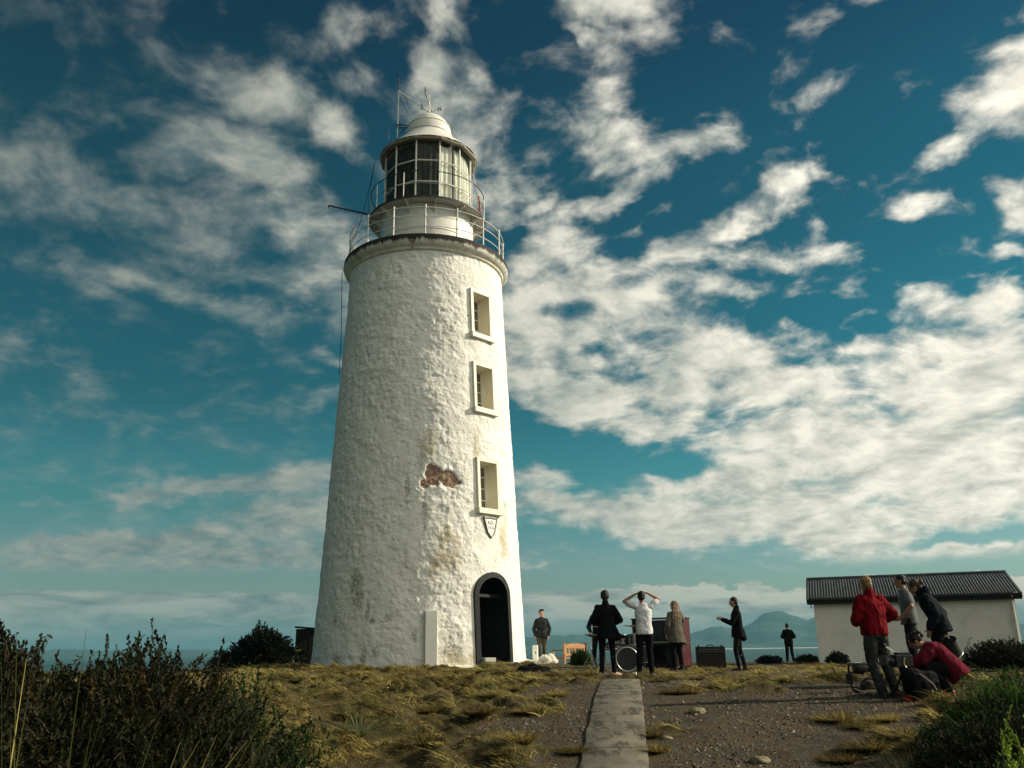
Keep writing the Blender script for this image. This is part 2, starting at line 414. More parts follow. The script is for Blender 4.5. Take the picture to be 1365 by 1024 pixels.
def m_ledge():
    m = bpy.data.materials.new('stained_ledge'); T = NT(nt(m))
    tc = T.n('ShaderNodeTexCoord').outputs['Object']
    sx = T.n('ShaderNodeSeparateXYZ'); T.l(tc, sx.inputs[0])
    base = T.mix(T.ramp(T.noise(tc, 3, 5), 0.3, 0.7), (0.62, 0.60, 0.50), (0.76, 0.74, 0.66))
    streak = T.noise(T.vm('MULTIPLY', tc, (1, 1, 0.15)), 5.5, 6, 0.7)
    topm = T.ramp(T.math('ADD', sx.outputs['Z'], T.math('MULTIPLY', T.math('SUBTRACT', streak, 0.5), 0.45)), -0.27, -0.15)
    c = T.mix(T.math('MULTIPLY', T.ramp(streak, 0.55, 0.68), 0.75), base, (0.24, 0.17, 0.08))
    c = T.mix(T.math('MULTIPLY', T.ramp(T.noise(T.vm('MULTIPLY', tc, (1, 1, 0.1)), 2.7, 5, 0.7), 0.62, 0.7), 0.8), c, (0.36, 0.14, 0.04))
    c = T.mix(topm, c, (0.03, 0.026, 0.02))
    T.out(c, 0.75, T.bump(T.noise(tc, 18, 5), 0.012, 0.8), 0, 0.2); return m
LED = m_ledge()
def m_glass(name, col, alpha):
    m = bpy.data.materials.new(name); T = NT(nt(m))
    g = T.n('ShaderNodeBsdfGlossy'); g.inputs['Roughness'].default_value = 0.03; g.inputs['Color'].default_value = (0.9, 0.9, 0.9, 1)
    t = T.n('ShaderNodeBsdfTransparent'); t.inputs['Color'].default_value = (*col, 1)
    fr = T.n('ShaderNodeFresnel'); fr.inputs['IOR'].default_value = 1.5
    mx = T.n('ShaderNodeMixShader'); T.l(T.math('MULTIPLY', T.math('ADD', fr.outputs[0], alpha, clamp=True), 0.35), mx.inputs[0]); T.l(t.outputs[0], mx.inputs[1]); T.l(g.outputs[0], mx.inputs[2])
    o = T.n('ShaderNodeOutputMaterial'); T.l(mx.outputs[0], o.inputs[0]); return m
GLS = m_glass('window_glass', (0.90, 0.93, 0.91), 0.02)
DGL = mat('dark_window_glass', (0.14, 0.13, 0.09), 0.08, var=0.2, spec=0.7)
def m_curtain():
    m = bpy.data.materials.new('curtain_cloth'); T = NT(nt(m))
    tc = T.n('ShaderNodeTexCoord').outputs['Object']
    c = T.mix(T.ramp(T.noise(T.vm('MULTIPLY', tc, (1, 1, .3)), 5, 4), .3, .7), (0.74, 0.71, 0.61), (0.88, 0.86, 0.77))
    T.out(c, 0.9, None, 0, 0.1); return m
CUR = m_curtain()

# ------------------------------------------------------------------ lighthouse
# local frame: origin at the tower axis on the ground, -Y towards the camera, +X to the right
LH_A = math.atan2(-TC.x, TC.y)
LH = empty('lighthouse', (TC.x, TC.y, 0), -math.atan2(TC.x, TC.y), 'tall round white rendered stone lighthouse with an open black arched door', 'lighthouse')
H_W = 12.5
def RW(z): return 3.13 - 0.0515 * z + 0.0007 * (z - 5) ** 2 * 0.3
def dirn(phi):            # phi from the camera side, + to the right
    return Vector((math.sin(phi), -math.cos(phi), 0))
PHI0 = R(41)
WIN = [(9.80, 11.17), (7.43, 8.76), (4.43, 5.80)]     # opening bottoms / tops
WHALF = 0.345
D_H, D_SP, D_HALF = 2.66, 2.02, 0.72                   # door: outer top, spring line, outer half width
D_PHI = R(41.5); D_Z0 = 0.1
def arch_pts(half, top, spring, z0, n=22):
    """outline of an arched opening, left foot -> right foot"""
    p = [(-half, z0)]
    for i in range(n + 1):
        t = PI - PI * i / n
        p.append((half * math.cos(t), spring + (top - spring) * math.sin(t)))
    p.append((half, z0)); return p
nA, nZ = 640, 400
aa = np.linspace(-PI, PI, nA + 1)[:-1]; zz = np.linspace(-0.5, H_W, nZ + 1)
A, Z = np.meshgrid(aa, zz, indexing='ij')
Rz = 3.13 - 0.0515 * Z + 0.0002 * (Z - 5) ** 2
X0, Y0 = Rz * np.sin(A), -Rz * np.cos(A)
P = np.stack([X0.ravel(), Y0.ravel(), Z.ravel()], 1)
big = fbm(P, 0.9, 3); med = fbm(P * np.array([1, 1, 1.3]), 2.7, 4, 0.55, 5.0); fine = fbm(P, 8.5, 3, 0.6, 9.0)
lum = fbm(P * np.array([1, 1, 1.25]), 5.2, 3, 0.5, 31.0)
lum = np.clip(lum * 1.9 - 0.25, 0, 1)                   # raised clots of render
pits = np.clip(fbm(P, 6.3, 2, 0.5, 71.0) * 2.0 - 0.55, 0, 1)
disp = 0.030 * big + 0.013 * med + 0.014 * fine + 0.020 * lum - 0.024 * pits
# coursed rubble showing through
crs = np.abs(((P[:, 2] * 2.6 + 0.35 * big) % 1.0) - 0.5)
disp += -0.008 * sst(0.44, 0.5, crs) * (1 + med)
wear = np.zeros((len(P), 3))
def patch(phi, z, ra, rz_, tilt=0.0, sharp=0.25, seed=0.0, namp=0.9):
    u = (P[:, 0] * math.cos(phi) + P[:, 1] * math.sin(phi)); front = (P[:, 0] * math.sin(phi) - P[:, 1] * math.cos(phi)) > 0
    v = P[:, 2] - z
    c, s = math.cos(tilt), math.sin(tilt); uu = (u * c + v * s) / ra; vv = (-u * s + v * c) / rz_
    dd = np.sqrt(uu * uu + vv * vv) + namp * 0.55 * fbm(P, 4.5, 3, 0.6, seed)
    return sst(1.0 + sharp, 1.0 - sharp, dd) * front
s1 = np.maximum(patch(R(5.5), 5.28, 0.26, 0.30, 0, .12, 3), patch(R(14), 5.18, 0.36, 0.25, -0.2, .12, 8))
s1 = np.maximum(s1, patch(R(0.5), 5.02, .12, .14, 0, .2, 6) * .8)
wear[:, 0] = s1
disp -= 0.05 * s1
disp -= 0.02 * patch(R(11), 4.85, 0.55, 0.25, 0, .3, 11)
for (ph, z, ra, rz_) in ((-36, 2.42, .25, .30), (-34.5, 1.95, .20, .24), (-39, 2.15, .07, .09), (-17, 1.42, .10, .10), (-25, 1.35, .07, .09),
                         (-3, 0.95, .07, .14), (-28, 1.62, .06, .25), (-22, 0.55, .10, .16), (-50, 1.4, .1, .15), (16, .5, .3, .25), (-9, 5.0, .06, .45), (1, 4.2, .06, .5), (-29, 0.4, .08, .3), (-46, .35, .15, .2)):
    p_ = patch(R(ph), z, ra, rz_, 0, .3, ph, 1.1)
    wear[:, 1] = np.maximum(wear[:, 1], p_); disp -= 0.012 * p_
wear[:, 1] = np.maximum(wear[:, 1], patch(R(-2), 5.9, .10, .45, 0.1, .5, 40) * .6)
for (ph, z, ra, rz_) in ((14, 3.25, .35, .55), (52, 3.6, .22, .5), (20, .3, .5, .3), (43, .12, .6, .1), (33, 6.3, .12, .5), (3, 6.2, .2, .4), (8, 2.7, .2, .3), (56, 4.3, .1, .4)):
    wear[:, 2] = np.maximum(wear[:, 2], patch(R(ph), z, ra, rz_, 0, .5, ph + 50, 1.0))
# calm the wall next to its openings
def uvz(phi):
    u = P[:, 0] * math.cos(phi) + P[:, 1] * math.sin(phi); fr = (P[:, 0] * math.sin(phi) - P[:, 1] * math.cos(phi)) > 0
    return u, fr
u, fr = uvz(PHI0)
calm = np.ones(len(P))
for (z0, z1) in WIN:
    dd = np.maximum(np.abs(u) - WHALF, np.maximum(z0 - P[:, 2], P[:, 2] - z1))
    calm = np.minimum(calm, np.where(fr, sst(0.08, 0.35, dd), 1))
ud, frd = uvz(D_PHI)
dd = np.maximum(np.abs(ud) - D_HALF, P[:, 2] - D_H); calm = np.minimum(calm, np.where(frd, sst(0.05, 0.3, dd), 1))
disp *= 0.12 + 0.88 * calm
disp *= 0.55 + 0.6 * np.clip(0.5 + 1.4 * fbm(P, 0.8, 3, 0.55, 55.0), 0, 1)
disp *= 1 - 0.4 * sst(R(22), R(45), A.ravel()) * (A.ravel() > 0)
Pn = P.copy(); k = disp / Rz.ravel(); Pn[:, 0] += P[:, 0] * k; Pn[:, 1] += P[:, 1] * k
ii, jj = np.meshgrid(np.arange(nA), np.arange(nZ), indexing='ij'); ii = ii.ravel(); jj = jj.ravel()
i2 = (ii + 1) % nA
faces = np.stack([ii * (nZ + 1) + jj, i2 * (nZ + 1) + jj, i2 * (nZ + 1) + jj + 1, ii * (nZ + 1) + jj + 1], 1)
fc = P[faces].mean(1)
uf = fc[:, 0] * math.cos(PHI0) + fc[:, 1] * math.sin(PHI0); ff = (fc[:, 0] * math.sin(PHI0) - fc[:, 1] * math.cos(PHI0)) > 0
keep = np.ones(len(faces), bool)
for (z0, z1) in WIN: keep &= ~(ff & (np.abs(uf) < WHALF + .03) & (fc[:, 2] > z0 - .03) & (fc[:, 2] < z1 + .03))
ud_ = fc[:, 0] * math.cos(D_PHI) + fc[:, 1] * math.sin(D_PHI); fd_ = (fc[:, 0] * math.sin(D_PHI) - fc[:, 1] * math.cos(D_PHI)) > 0
hh = np.where(np.abs(ud_) < D_HALF - .07, (D_H - .07 - D_SP) * np.sqrt(np.clip(1 - (ud_ / (D_HALF - .07)) ** 2, 0, 1)) + D_SP, -9)
keep &= ~(fd_ & (fc[:, 2] < hh))
wall = np_mesh('tower_wall', Pn, faces[keep], PLA, LH, smooth=True, cols={'wear': wear})

def frame_at(phi, z, lean=-0.046, out=0.0):
    """matrix: local x = to the right along the wall, y = up the wall, z = outwards"""
    n = dirn(phi); t = Vector((math.cos(phi), math.sin(phi), 0)); up = (Vector((0, 0, 1)) + n * lean).normalized()
    nn = t.cross(up).normalized()
    Mx = Matrix((t, up, nn)).transposed().to_4x4(); r = 3.13 - 0.0515 * z + 0.0002 * (z - 5) ** 2
    Mx.translation = n * (r + out) + Vector((0, 0, z)); return Mx
def fbox(mb, Mx, x0, x1, y0, y1, z0, z1, bev=0.0):
    mb.box(Mx @ Vector(((x0 + x1) / 2, (y0 + y1) / 2, (z0 + z1) / 2)), (x1 - x0, y1 - y0, z1 - z0), Mx.to_3x3(), bev)
FRM = m_white('window_surround_paint', 0.35, (0.74, 0.70, 0.55))
for wi, (z0, z1) in enumerate(WIN):
    zc = (z0 + z1) / 2; h = (z1 - z0) / 2; Mx = frame_at(PHI0, zc)
    sag = WHALF ** 2 / 2 / 2.8
    m_ = MB(); w = WHALF; dp = 0.49; sp = 0.0; ti = 0.11
    # moulded surround + reveal as four thick boxes
    fbox(m_, Mx, -w - ti, -w, -h - .02, h + ti, -dp, 0.035)
    fbox(m_, Mx, w, w + ti * .9, -h - .02, h + ti, -dp, 0.028)
    fbox(m_, Mx, -w, w, h, h + ti, -dp, 0.030)
    fr_ = m_.build('window', FRM, LH, bevel=0.008)
    s_ = MB(); fbox(s_, Mx, -w - ti - .04, w + ti + .04, -h - .16, -h, -dp, 0.10); s_.build('sill', FRM, fr_, bevel=0.01)
    g_ = MB(); fbox(g_, Mx, -w + .03, w - .03, -h + .03, h - .03, -dp + .02, -dp + .03); g_.build('pane', DGL, fr_)
    b_ = MB()
    for q in (-1, 1): fbox(b_, Mx, q * (w - .022) - .022, q * (w - .022) + .022, -h, h, -dp + .01, -dp + .10)
    for q in (-1, 1): fbox(b_, Mx, -w + .045, w - .045, q * (h - .022) - .022, q * (h - .022) + .022, -dp + .01, -dp + .10)
    fbox(b_, Mx, -.016, .016, -h + .045, h - .045, -dp + .035, -dp + .075)
    for q in (-.5, 0, .5): fbox(b_, Mx, -w + .045, w - .045, q * h - .013, q * h + .013, -dp + .03, -dp + .07)
    b_.build('sash', WHTc, fr_)
    if wi < 2:
        c_ = MB(); fbox(c_, Mx, -w + .14, -w + .21, -h + .04, h * (.9 if wi == 0 else .35), -dp + .11, -dp + .14); c_.build('shutter_edge', RUST, fr_)
# door: black painted arched surround following the wall, deep reveal
Mx = frame_at(D_PHI, 0.0, -0.05)
m_ = MB(); o = arch_pts(D_HALF, D_H, D_SP, -0.25); i_ = arch_pts(D_HALF - .155, D_H - .155, D_SP - .02, -0.25)
def wall_off(x):       # wall surface behind the tangent plane
    return -(x * x) / 2 / 3.05
ring = []
for (xo, yo), (xi, yi) in zip(o, i_):
    zo, zi = wall_off(xo), wall_off(xi)
    ring.append([m_.bm.verts.new(Mx @ Vector(v)) for v in ((xo, yo, zo - .12), (xo, yo, zo + .045), (xi, yi, zi + .045), (xi, yi, zi - 0.42))])
for a_, b_ in zip(ring[:-1], ring[1:]):
    for q in range(3): m_.bm.faces.new((a_[q], b_[q], b_[q + 1], a_[q + 1]))
ds = m_.build('door_surround', BLK, LH, bevel=0.008)
# near-black box behind the doorway
m_ = MB()
for (a0, a1, b0, b1, c0, c1) in ((-1.1, -.6, -.3, 2.9, -2.4, -.36), (.6, 1.1, -.3, 2.9, -2.4, -.36), (-1.1, 1.1, 2.6, 2.9, -2.4, -.36), (-1.1, 1.1, -.3, 2.9, -2.5, -2.38)):
    fbox(m_, Mx, a0, a1, b0, b1, c0, c1)
m_.build('entrance_passage', INN, LH)
m_ = MB(); w_in = D_HALF - .155
fbox(m_, Mx, -w_in, w_in, 2.0, 2.09, -.40, -.30); m_.build('transom', BLK, LH, bevel=0.01)
m_ = MB()         # door leaf, swung inward on its left hinge
hinge = Mx @ Vector((-w_in + .03, 0, -.36)); 
t_ = Mx.to_3x3() @ Vector((math.cos(R(50)), 0, -math.sin(R(50))))
n_ = t_.cross(Vector((0, 0, 1))); Rl = Matrix((t_, n_, Vector((0, 0, 1)))).transposed()
m_.box(hinge + t_ * .42 + Vector((0, 0, 1.12)), (.84, .045, 1.76), Rl)
for q in (.32, .95, 1.5): m_.box(hinge + t_ * .42 + Vector((0, 0, q + .12)) - n_ * .0, (.80, .075, .11), Rl)
dl = m_.build('door', mat('weathered_black_door', (.040, .046, .048), .6, var=.5, scale=9, bump=.004), LH, bevel=0.006)
m_ = MB(); pk = hinge + t_ * .60 + Vector((0, 0, 1.42))
sgn = 1 if n_.y < 0 else -1
m_.box(pk + n_ * sgn * .05, (.07, .03, .07), Rl, .008); m_.tube([pk + n_ * sgn * .05 + Vector((0, 0, .03)) + t_ * x + Vector((0, 0, z)) for x, z in ((-.02, 0), (-.02, .04), (0, .06), (.02, .04), (.02, 0))], .006, 6)
m_.box(pk + n_ * sgn * .04 + Vector((0, 0, .08)), (.16, .012, .03), Rl)
m_.build('padlock', STL, dl, smooth=40)
CON = None
# gallery ledge
g0 = 12.84
m_ = MB(); n = 128
prof = [(2.3, 12.36), (2.50, 12.36), (2.56, 12.40), (2.58, 12.47), (2.68, 12.52), (2.735, 12.62), (2.74, 12.72), (2.735, 12.80), (2.70, 12.84), (0.3, 12.86)]
prof = [(r, z - g0) for r, z in prof]
m_.lathe(prof, n); o_ = m_.build('gallery_ledge', LED, LH, smooth=35); o_.location = (0, 0, g0)
# lower gallery railing
m_ = MB(); rr = 2.58; nP = 16; ph0 = R(-1.5)
rl = empty('gallery_railing', (0, 0, 0)); rl.parent = LH
for i in range(nP):
    t = ph0 + 2 * PI * i / nP; p = dirn(t) * rr
    q = MB(); q.cyl(p + Vector((0, 0, 12.84)), p + Vector((0, 0, 13.82)), .027, .022, 8)
    q.cyl(p + Vector((0, 0, 12.84)), p + Vector((0, 0, 12.90)), .05, .04, 10)
    for z in (13.16, 13.5, 13.8): q.ball(p + Vector((0, 0, z)), .042, 8)
    q.ball(p + Vector((0, 0, 13.86)), .038, 8)
    q.build('rail_post', WHT, rl, smooth=50)
for z in (13.16, 13.5, 13.8):
    q = MB(); q.tube([dirn(2 * PI * i / 96) * rr + Vector((0, 0, z)) for i in range(96)], .013, 6, closed=True); q.build('rail', WHT, rl, smooth=80)
# lantern drum
m_ = MB(); zl = 14.52
m_.lathe([(1.60, 12.85), (1.60, 12.95), (1.56, 12.97), (1.56, 13.62), (1.575, 13.63), (1.575, 13.67), (1.56, 13.68), (1.56, 14.40), (1.60, 14.44), (1.60, 14.50)], 96)
lb = m_.build('lantern_drum', WHT, LH, smooth=35)
for i in range(14):
    m_ = MB(); t = R(-12) + 2 * PI * i / 14; p = dirn(t)
    m_.cyl(p * 1.55 + Vector((0, 0, 13.12 + .02 * (i % 3))), p * 1.585 + Vector((0, 0, 13.12 + .02 * (i % 3))), .05, .05, 12)
    m_.build('vent_hole', BLK, lb, smooth=40)
# upper (lantern) gallery: grating + rim + brackets
GRT = bpy.data.materials.new('floor_grating'); T = NT(nt(GRT))
tc = T.n('ShaderNodeTexCoord').outputs['Object']
w1 = T.n('ShaderNodeTexVoronoi', feature='DISTANCE_TO_EDGE'); T.l(tc, w1.inputs['Vector']); w1.inputs['Scale'].default_value = 13; w1.inputs['Randomness'].default_value = 0.0
mp = T.n('ShaderNodeMapping'); T.l(tc, mp.inputs[0]); mp.inputs['Rotation'].default_value = (0, 0, R(45)); T.l(mp.outputs[0], w1.inputs['Vector'])
ms = T.ramp(w1.outputs['Distance'], 0.13, 0.17)
p1 = T.n('ShaderNodeBsdfPrincipled'); p1.inputs['Base Color'].default_value = (0.52, 0.50, 0.43, 1); p1.inputs['Roughness'].default_value = .6
t1 = T.n('ShaderNodeBsdfTransparent'); mx_ = T.n('ShaderNodeMixShader'); T.l(T.math('MULTIPLY', ms, 0.75), mx_.inputs[0]); T.l(p1.outputs[0], mx_.inputs[1]); T.l(t1.outputs[0], mx_.inputs[2])
oo = T.n('ShaderNodeOutputMaterial'); T.l(mx_.outputs[0], oo.inputs[0])
lg = empty('lantern_gallery', (0, 0, 0)); lg.parent = LH; RG = 1.96
m_ = MB(); m_.lathe([(1.5, zl + .01), (RG, zl + .01), (RG, zl - .01), (1.5, zl - .01)], 96); m_.build('walkway_grating', GRT, lg, smooth=30)
m_ = MB(); m_.lathe([(RG, zl - .02), (RG + .018, zl - .02), (RG + .018, zl + .045), (RG, zl + .045), (RG, zl - .02)], 96); m_.build('walkway_rim', DST, lg, smooth=30)
for i in range(12):
    t = R(8) + 2 * PI * i / 12; p = dirn(t); tt = Vector((math.cos(t), math.sin(t), 0))
    q = MB(); Mb = Matrix((p, Vector((0, 0, 1)), tt)).transposed().to_4x4()
    q.prism([(1.55, zl - .02), (RG - .02, zl - .02), (RG - .02, zl - .07), (1.75, zl - .14), (1.60, zl - .30), (1.55, zl - .33)], -.02, .02, Mb)
    q.build('bracket', WHT, lg)
ul = empty('lantern_railing', (0, 0, 0)); ul.parent = LH
for i in range(10):
    t = R(-24) + 2 * PI * i / 10; p = dirn(t) * (RG - .02)
    q = MB(); q.cyl(p + Vector((0, 0, zl)), p + Vector((0, 0, zl + .95)), .017, .017, 8); q.build('rail_post', WHT, ul, smooth=50)
for z, mt in ((.95, DST), (.5, STL)):
    q = MB(); q.tube([dirn(2 * PI * i / 96) * (RG - .02) + Vector((0, 0, zl + z)) for i in range(96)], .016 if z > .6 else .012, 6, closed=True); q.build('rail', mt, ul, smooth=80)
# lantern room: 12 panes, astragals, curtains
NP = 12; RL = 1.50; z0, z1 = zl + .02, 16.90; off = R(-1.0) + PI / NP
lr = empty('lantern_room', (0, 0, 0)); lr.parent = LH
corner = [dirn(off + 2 * PI * i / NP) * RL for i in range(NP)]
for i in range(NP):
    a, b = corner[i], corner[(i + 1) % NP]
    q = MB(); v = [q.bm.verts.new(x) for x in (a * .995 + Vector((0, 0, z0)), b * .995 + Vector((0, 0, z0)), b * .995 + Vector((0, 0, z1)), a * .995 + Vector((0, 0, z1)))]
    q.bm.faces.new(v); q.build('pane', GLS, lr)
    q = MB(); q.cyl(a + Vector((0, 0, z0)), a + Vector((0, 0, z1)), .030, .030, 8); q.build('mullion', WHT, lr, smooth=50)
for z in (z0 + .04, z0 + .83, z0 + 1.62, z1 - .04):
    q = MB(); q.tube([c + Vector((0, 0, z)) for c in corner], .024, 6, closed=True); q.build('glazing_bar', WHT if 0.1 < z - z0 < 2 else DST, lr, smooth=40)
# pleated curtains hanging behind the panes
for (a0, a1, dark) in ((R(-130), R(12), 1), (R(17), R(34), 0), (R(38), R(140), 0), (R(140), R(230), 1)):
    n = int((a1 - a0) * 80); q = MB(); L1, L2, L3 = [], [], []
    for i in range(n + 1):
        t = a0 + (a1 - a0) * i / n; pl_ = .030 * math.sin(t * 46) + .018 * math.sin(t * 21 + 1)
        L1.append(q.bm.verts.new(dirn(t) * (1.40 + pl_) + Vector((0, 0, z0))))
        L2.append(q.bm.verts.new(dirn(t) * (1.37 + pl_ * .8) + Vector((0, 0, (z0 + z1) / 2))))
        L3.append(q.bm.verts.new(dirn(t) * (1.36 + pl_ * .5) + Vector((0, 0, z1 - .1))))
    for A_, B_ in ((L1, L2), (L2, L3)):
        for i in range(n): q.bm.faces.new((A_[i], A_[i + 1], B_[i + 1], B_[i]))
    o_ = q.build('curtain', mat('grey_curtain', (0.045, 0.047, 0.036), .95, var=.5, scale=2) if dark else CUR, lr, smooth=180)
m_ = MB(); m_.cyl((0, 0, zl + .02), (0, 0, zl + .9), .28, .28, 24); m_.cyl((0, 0, zl + .9), (0, 0, zl + 1.9), .45, .40, 24); m_.build('lamp_housing', STL, lr, smooth=30)
# roof: 12-sided eave, bell-shaped roof, dome
m_ = MB(); EA = 16.93
rp = PI / 12 - PI / 2
m_.lathe([(1.50, EA - .02), (1.69, EA - .045), (1.71, EA + .0), (1.70, EA + .035), (1.60, EA + .06)], 12, ph=off - PI / 2)
ev = m_.build('eave', mat('eave_paint', (0.30, 0.27, 0.20), .7, var=.4), LH)
m_ = MB()
pr = [(1.69, EA + .045), (1.52, EA + .20), (1.34, EA + .38), (1.16, EA + .56), (1.01, EA + .71), (.90, EA + .83), (.85, EA + .92)]
m_.lathe(pr, 64); rf = m_.build('roof', WHTc, LH, smooth=35)
m_ = MB(); zd = EA + .90
dp_ = [(.80, zd - .05), (.80, zd + .05), (.835, zd + .06), (.835, zd + .10), (.80, zd + .11)]
for i in range(1, 10):
    t = i / 9 * PI / 2; dp_.append((.80 * math.cos(t) ** .9 if i < 9 else .10, zd + .11 + .86 * math.sin(t)))
m_.lathe(dp_, 64); m_.lathe([(.755, zd + .42), (.770, zd + .43), (.765, zd + .455), (.70, zd + .47)], 64)
m_.cyl((0, 0, zd + .94), (0, 0, zd + 1.06), .11, .09, 16)
dm = m_.build('dome', WHTc, rf, smooth=35)
# wind vane with its letters
TOPZ = zd + 1.04
wv = empty('wind_vane', (0, 0, TOPZ)); wv.parent = LH
m_ = MB(); m_.cyl((0, 0, -.05), (0, 0, .85), .022, .016, 10); m_.ball((0, 0, .12), .055, 10); m_.build('spindle', WHT, wv, smooth=50)
m_ = MB(); d_ = Vector((-.2, -.98, .0)).normalized()
a_, b_ = Vector((0, 0, .45)) + d_ * -.35, Vector((0, 0, .45)) + d_ * .75
m_.cyl(a_, b_, .016, .016, 8); m_.build('vane_rod', WHT, wv)
q = Matrix((d_, Vector((0, 0, 1)), d_.cross(Vector((0, 0, 1))))).transposed().to_4x4(); q.translation = Vector((0, 0, .45))
m_ = MB(); m_.prism([(.45, -.05), (.8, -.17), (.86, -.02), (.8, .16), (.45, .05)], -.008, .008, q); m_.build('vane_tail', DST, wv); m_ = MB(); m_.prism([(-.5, 0), (-.33, .07), (-.33, -.07)], -.01, .01, q); m_.build('vane_arrow', DST, wv)
NA = Vector((.78, -.62, 0))       # where the N arm points
EA_ = Vector((NA.y, -NA.x, 0))
def letter_strokes(ch):
    return {'N': [((0, 0), (0, 1)), ((0, 1), (.7, 0)), ((.7, 0), (.7, 1))], 'S': [((.7, .9), (.1, .95)), ((.1, .95), (.05, .55)), ((.05, .55), (.65, .45)), ((.65, .45), (.62, .05)), ((.62, .05), (0, .1))],
            'E': [((0, 0), (0, 1)), ((0, 1), (.6, 1)), ((0, .5), (.5, .5)), ((0, 0), (.6, 0))], 'W': [((0, 1), (.2, 0)), ((.2, 0), (.4, .7)), ((.4, .7), (.6, 0)), ((.6, 0), (.8, 1))],
            'A': [((0, 0), (.35, 1)), ((.35, 1), (.7, 0)), ((.14, .4), (.56, .4))], 'D': [((0, 0), (0, 1)), ((0, 1), (.4, .95)), ((.4, .95), (.68, .7)), ((.68, .7), (.68, .3)), ((.68, .3), (.4, .05)), ((.4, .05), (0, 0))],
            '1': [((.3, 0), (.3, 1)), ((.3, 1), (.1, .8))], '8': [((.1, .75), (.35, 1)), ((.35, 1), (.6, .75)), ((.6, .75), (.1, .25)), ((.1, .25), (.35, 0)), ((.35, 0), (.6, .25)), ((.6, .25), (.1, .75))],
            '3': [((.05, .95), (.6, .95)), ((.6, .95), (.3, .55)), ((.3, .55), (.62, .3)), ((.62, .3), (.4, 0)), ((.4, 0), (.05, .08))], '6': [((.6, .95), (.2, .7)), ((.2, .7), (.05, .3)), ((.05, .3), (.3, 0)), ((.3, 0), (.62, .25)), ((.62, .25), (.35, .5)), ((.35, .5), (.06, .32))]}[ch]
for ch, dd_ in (('N', NA), ('S', -NA), ('E', EA_), ('W', -EA_)):
    m_ = MB(); m_.cyl((0, 0, .10), dd_ * .42 + Vector((0, 0, .10)), .009, .009, 6); m_.build('arm', STL, wv)
    m_ = MB(); side = Vector((1, 0, 0)) if abs(dd_.x) > .2 else dd_
    side = dd_
    s_ = .17; o0 = dd_ * .40 + Vector((0, 0, .0))
    for (a_, b_) in letter_strokes(ch):
        f = (lambda p: o0 + side * p[0] * s_ + Vector((0, 0, p[1] * s_)))
        if ch in 'SW': f = (lambda p: o0 + side * (.7 - p[0]) * s_ + Vector((0, 0, p[1] * s_)))
        m_.cyl(f(a_), f(b_), .016, .016, 6)
    m_.build('compass_letter', DST, wv)
# aerial mast held off the dome, with two stays
def lat(X, Y, dep=None):          # point of the lighthouse frame seen at a pixel, on the plane through the axis facing the camera
    r = ray(X, Y); n_ = Vector((TC.x, TC.y, 0)).normalized(); D = (TC.x ** 2 + TC.y ** 2) ** .5 + (dep or 0)
    k = D / (r.x * n_.x + r.y * n_.y); p = Vector((r.x * k, r.y * k, CZ + r.z * k)) - Vector((TC.x, TC.y, 0))
    a = math.atan2(TC.x, TC.y); c, s = math.cos(a), math.sin(a)
    return Vector((p.x * c - p.y * s, p.x * s + p.y * c, p.z))
am = empty('aerial_mast', (0, 0, 0)); am.parent = LH
mt0, mt1, mt2 = lat(529.5, 184), lat(531.5, 121), lat(532, 104)
m_ = MB(); m_.cyl(mt0, mt1, .022, .019, 8)
m_.build('mast_tube', WHT, am, smooth=50); m_ = MB(); m_.cyl(mt1, mt2, .014, .012, 8); m_.cyl(mt2, lat(528, 99), .009, .007, 6); m_.cyl(mt2, lat(537, 98), .009, .007, 6); m_.build('whip_aerial', DST, am, smooth=50)
m_ = MB(); m_.cyl(mt1, lat(567, 146.5), .017, .017, 8); m_.cyl(mt1, lat(551, 160), .012, .012, 8); m_.cyl(mt1, lat(571, 150), .009, .009, 8); m_.build('stay', WHT, am, smooth=50)
m_ = MB(); c0 = lat(536, 168.5)
m_.tube([c0 + Vector((.14 * math.cos(t) * 1.6, .10 * math.sin(t), 0)) for t in [2 * PI * k / 20 for k in range(20)]], .02, 6, closed=True); m_.cyl(lat(541, 170), lat(534, 178), .018, .018, 6); m_.build('standoff_clamp', DST, am, smooth=60)
# small rods on the eave
for (xa, ya, xb, yb) in ((518, 186, 518.5, 173), (627.5, 204, 627, 190)):
    m_ = MB(); m_.cyl(lat(xa, ya), lat(xb, yb), .012, .010, 6); m_.build('lightning_rod', STL, LH, smooth=50)
# jib boom, cables, ladder-like stay on the right
m_ = MB(); m_.cyl(lat(496, 287), lat(438, 274), .032, .028, 10); m_.cyl(lat(438, 274), lat(438, 277.5), .02, .02, 6); m_.build('jib_boom', DST, LH, smooth=50)
m_ = MB(); m_.tube([lat(500, 215), lat(493, 248), lat(480, 297), lat(463, 344), lat(456, 366)], .010, 5)
m_.tube([lat(500, 215), lat(492, 258), lat(491, 300)], .008, 5); m_.build('cable', DST, LH)
m_ = MB(); m_.tube([lat(456, 366), lat(455.3, 400), lat(455, 440), lat(452, 500)], .010, 5); m_.cyl(lat(455.3, 409), lat(460, 409.5), .01, .01, 5); m_.build('cable', DST, LH)
m_ = MB(); m_.tube([lat(630, 232), lat(637, 262), lat(646, 300)], .020, 6); m_.tube([lat(629, 209), lat(634, 250), lat(639, 296)], .014, 6); m_.build('cable', STL, LH)
m_ = MB(); m_.tube([lat(638, 262), lat(639.5, 275), lat(639, 288)], .035, 8); m_.build('red_hose', mat('faded_red_rubber', (0.30, 0.05, 0.035), .6), LH, smooth=60)
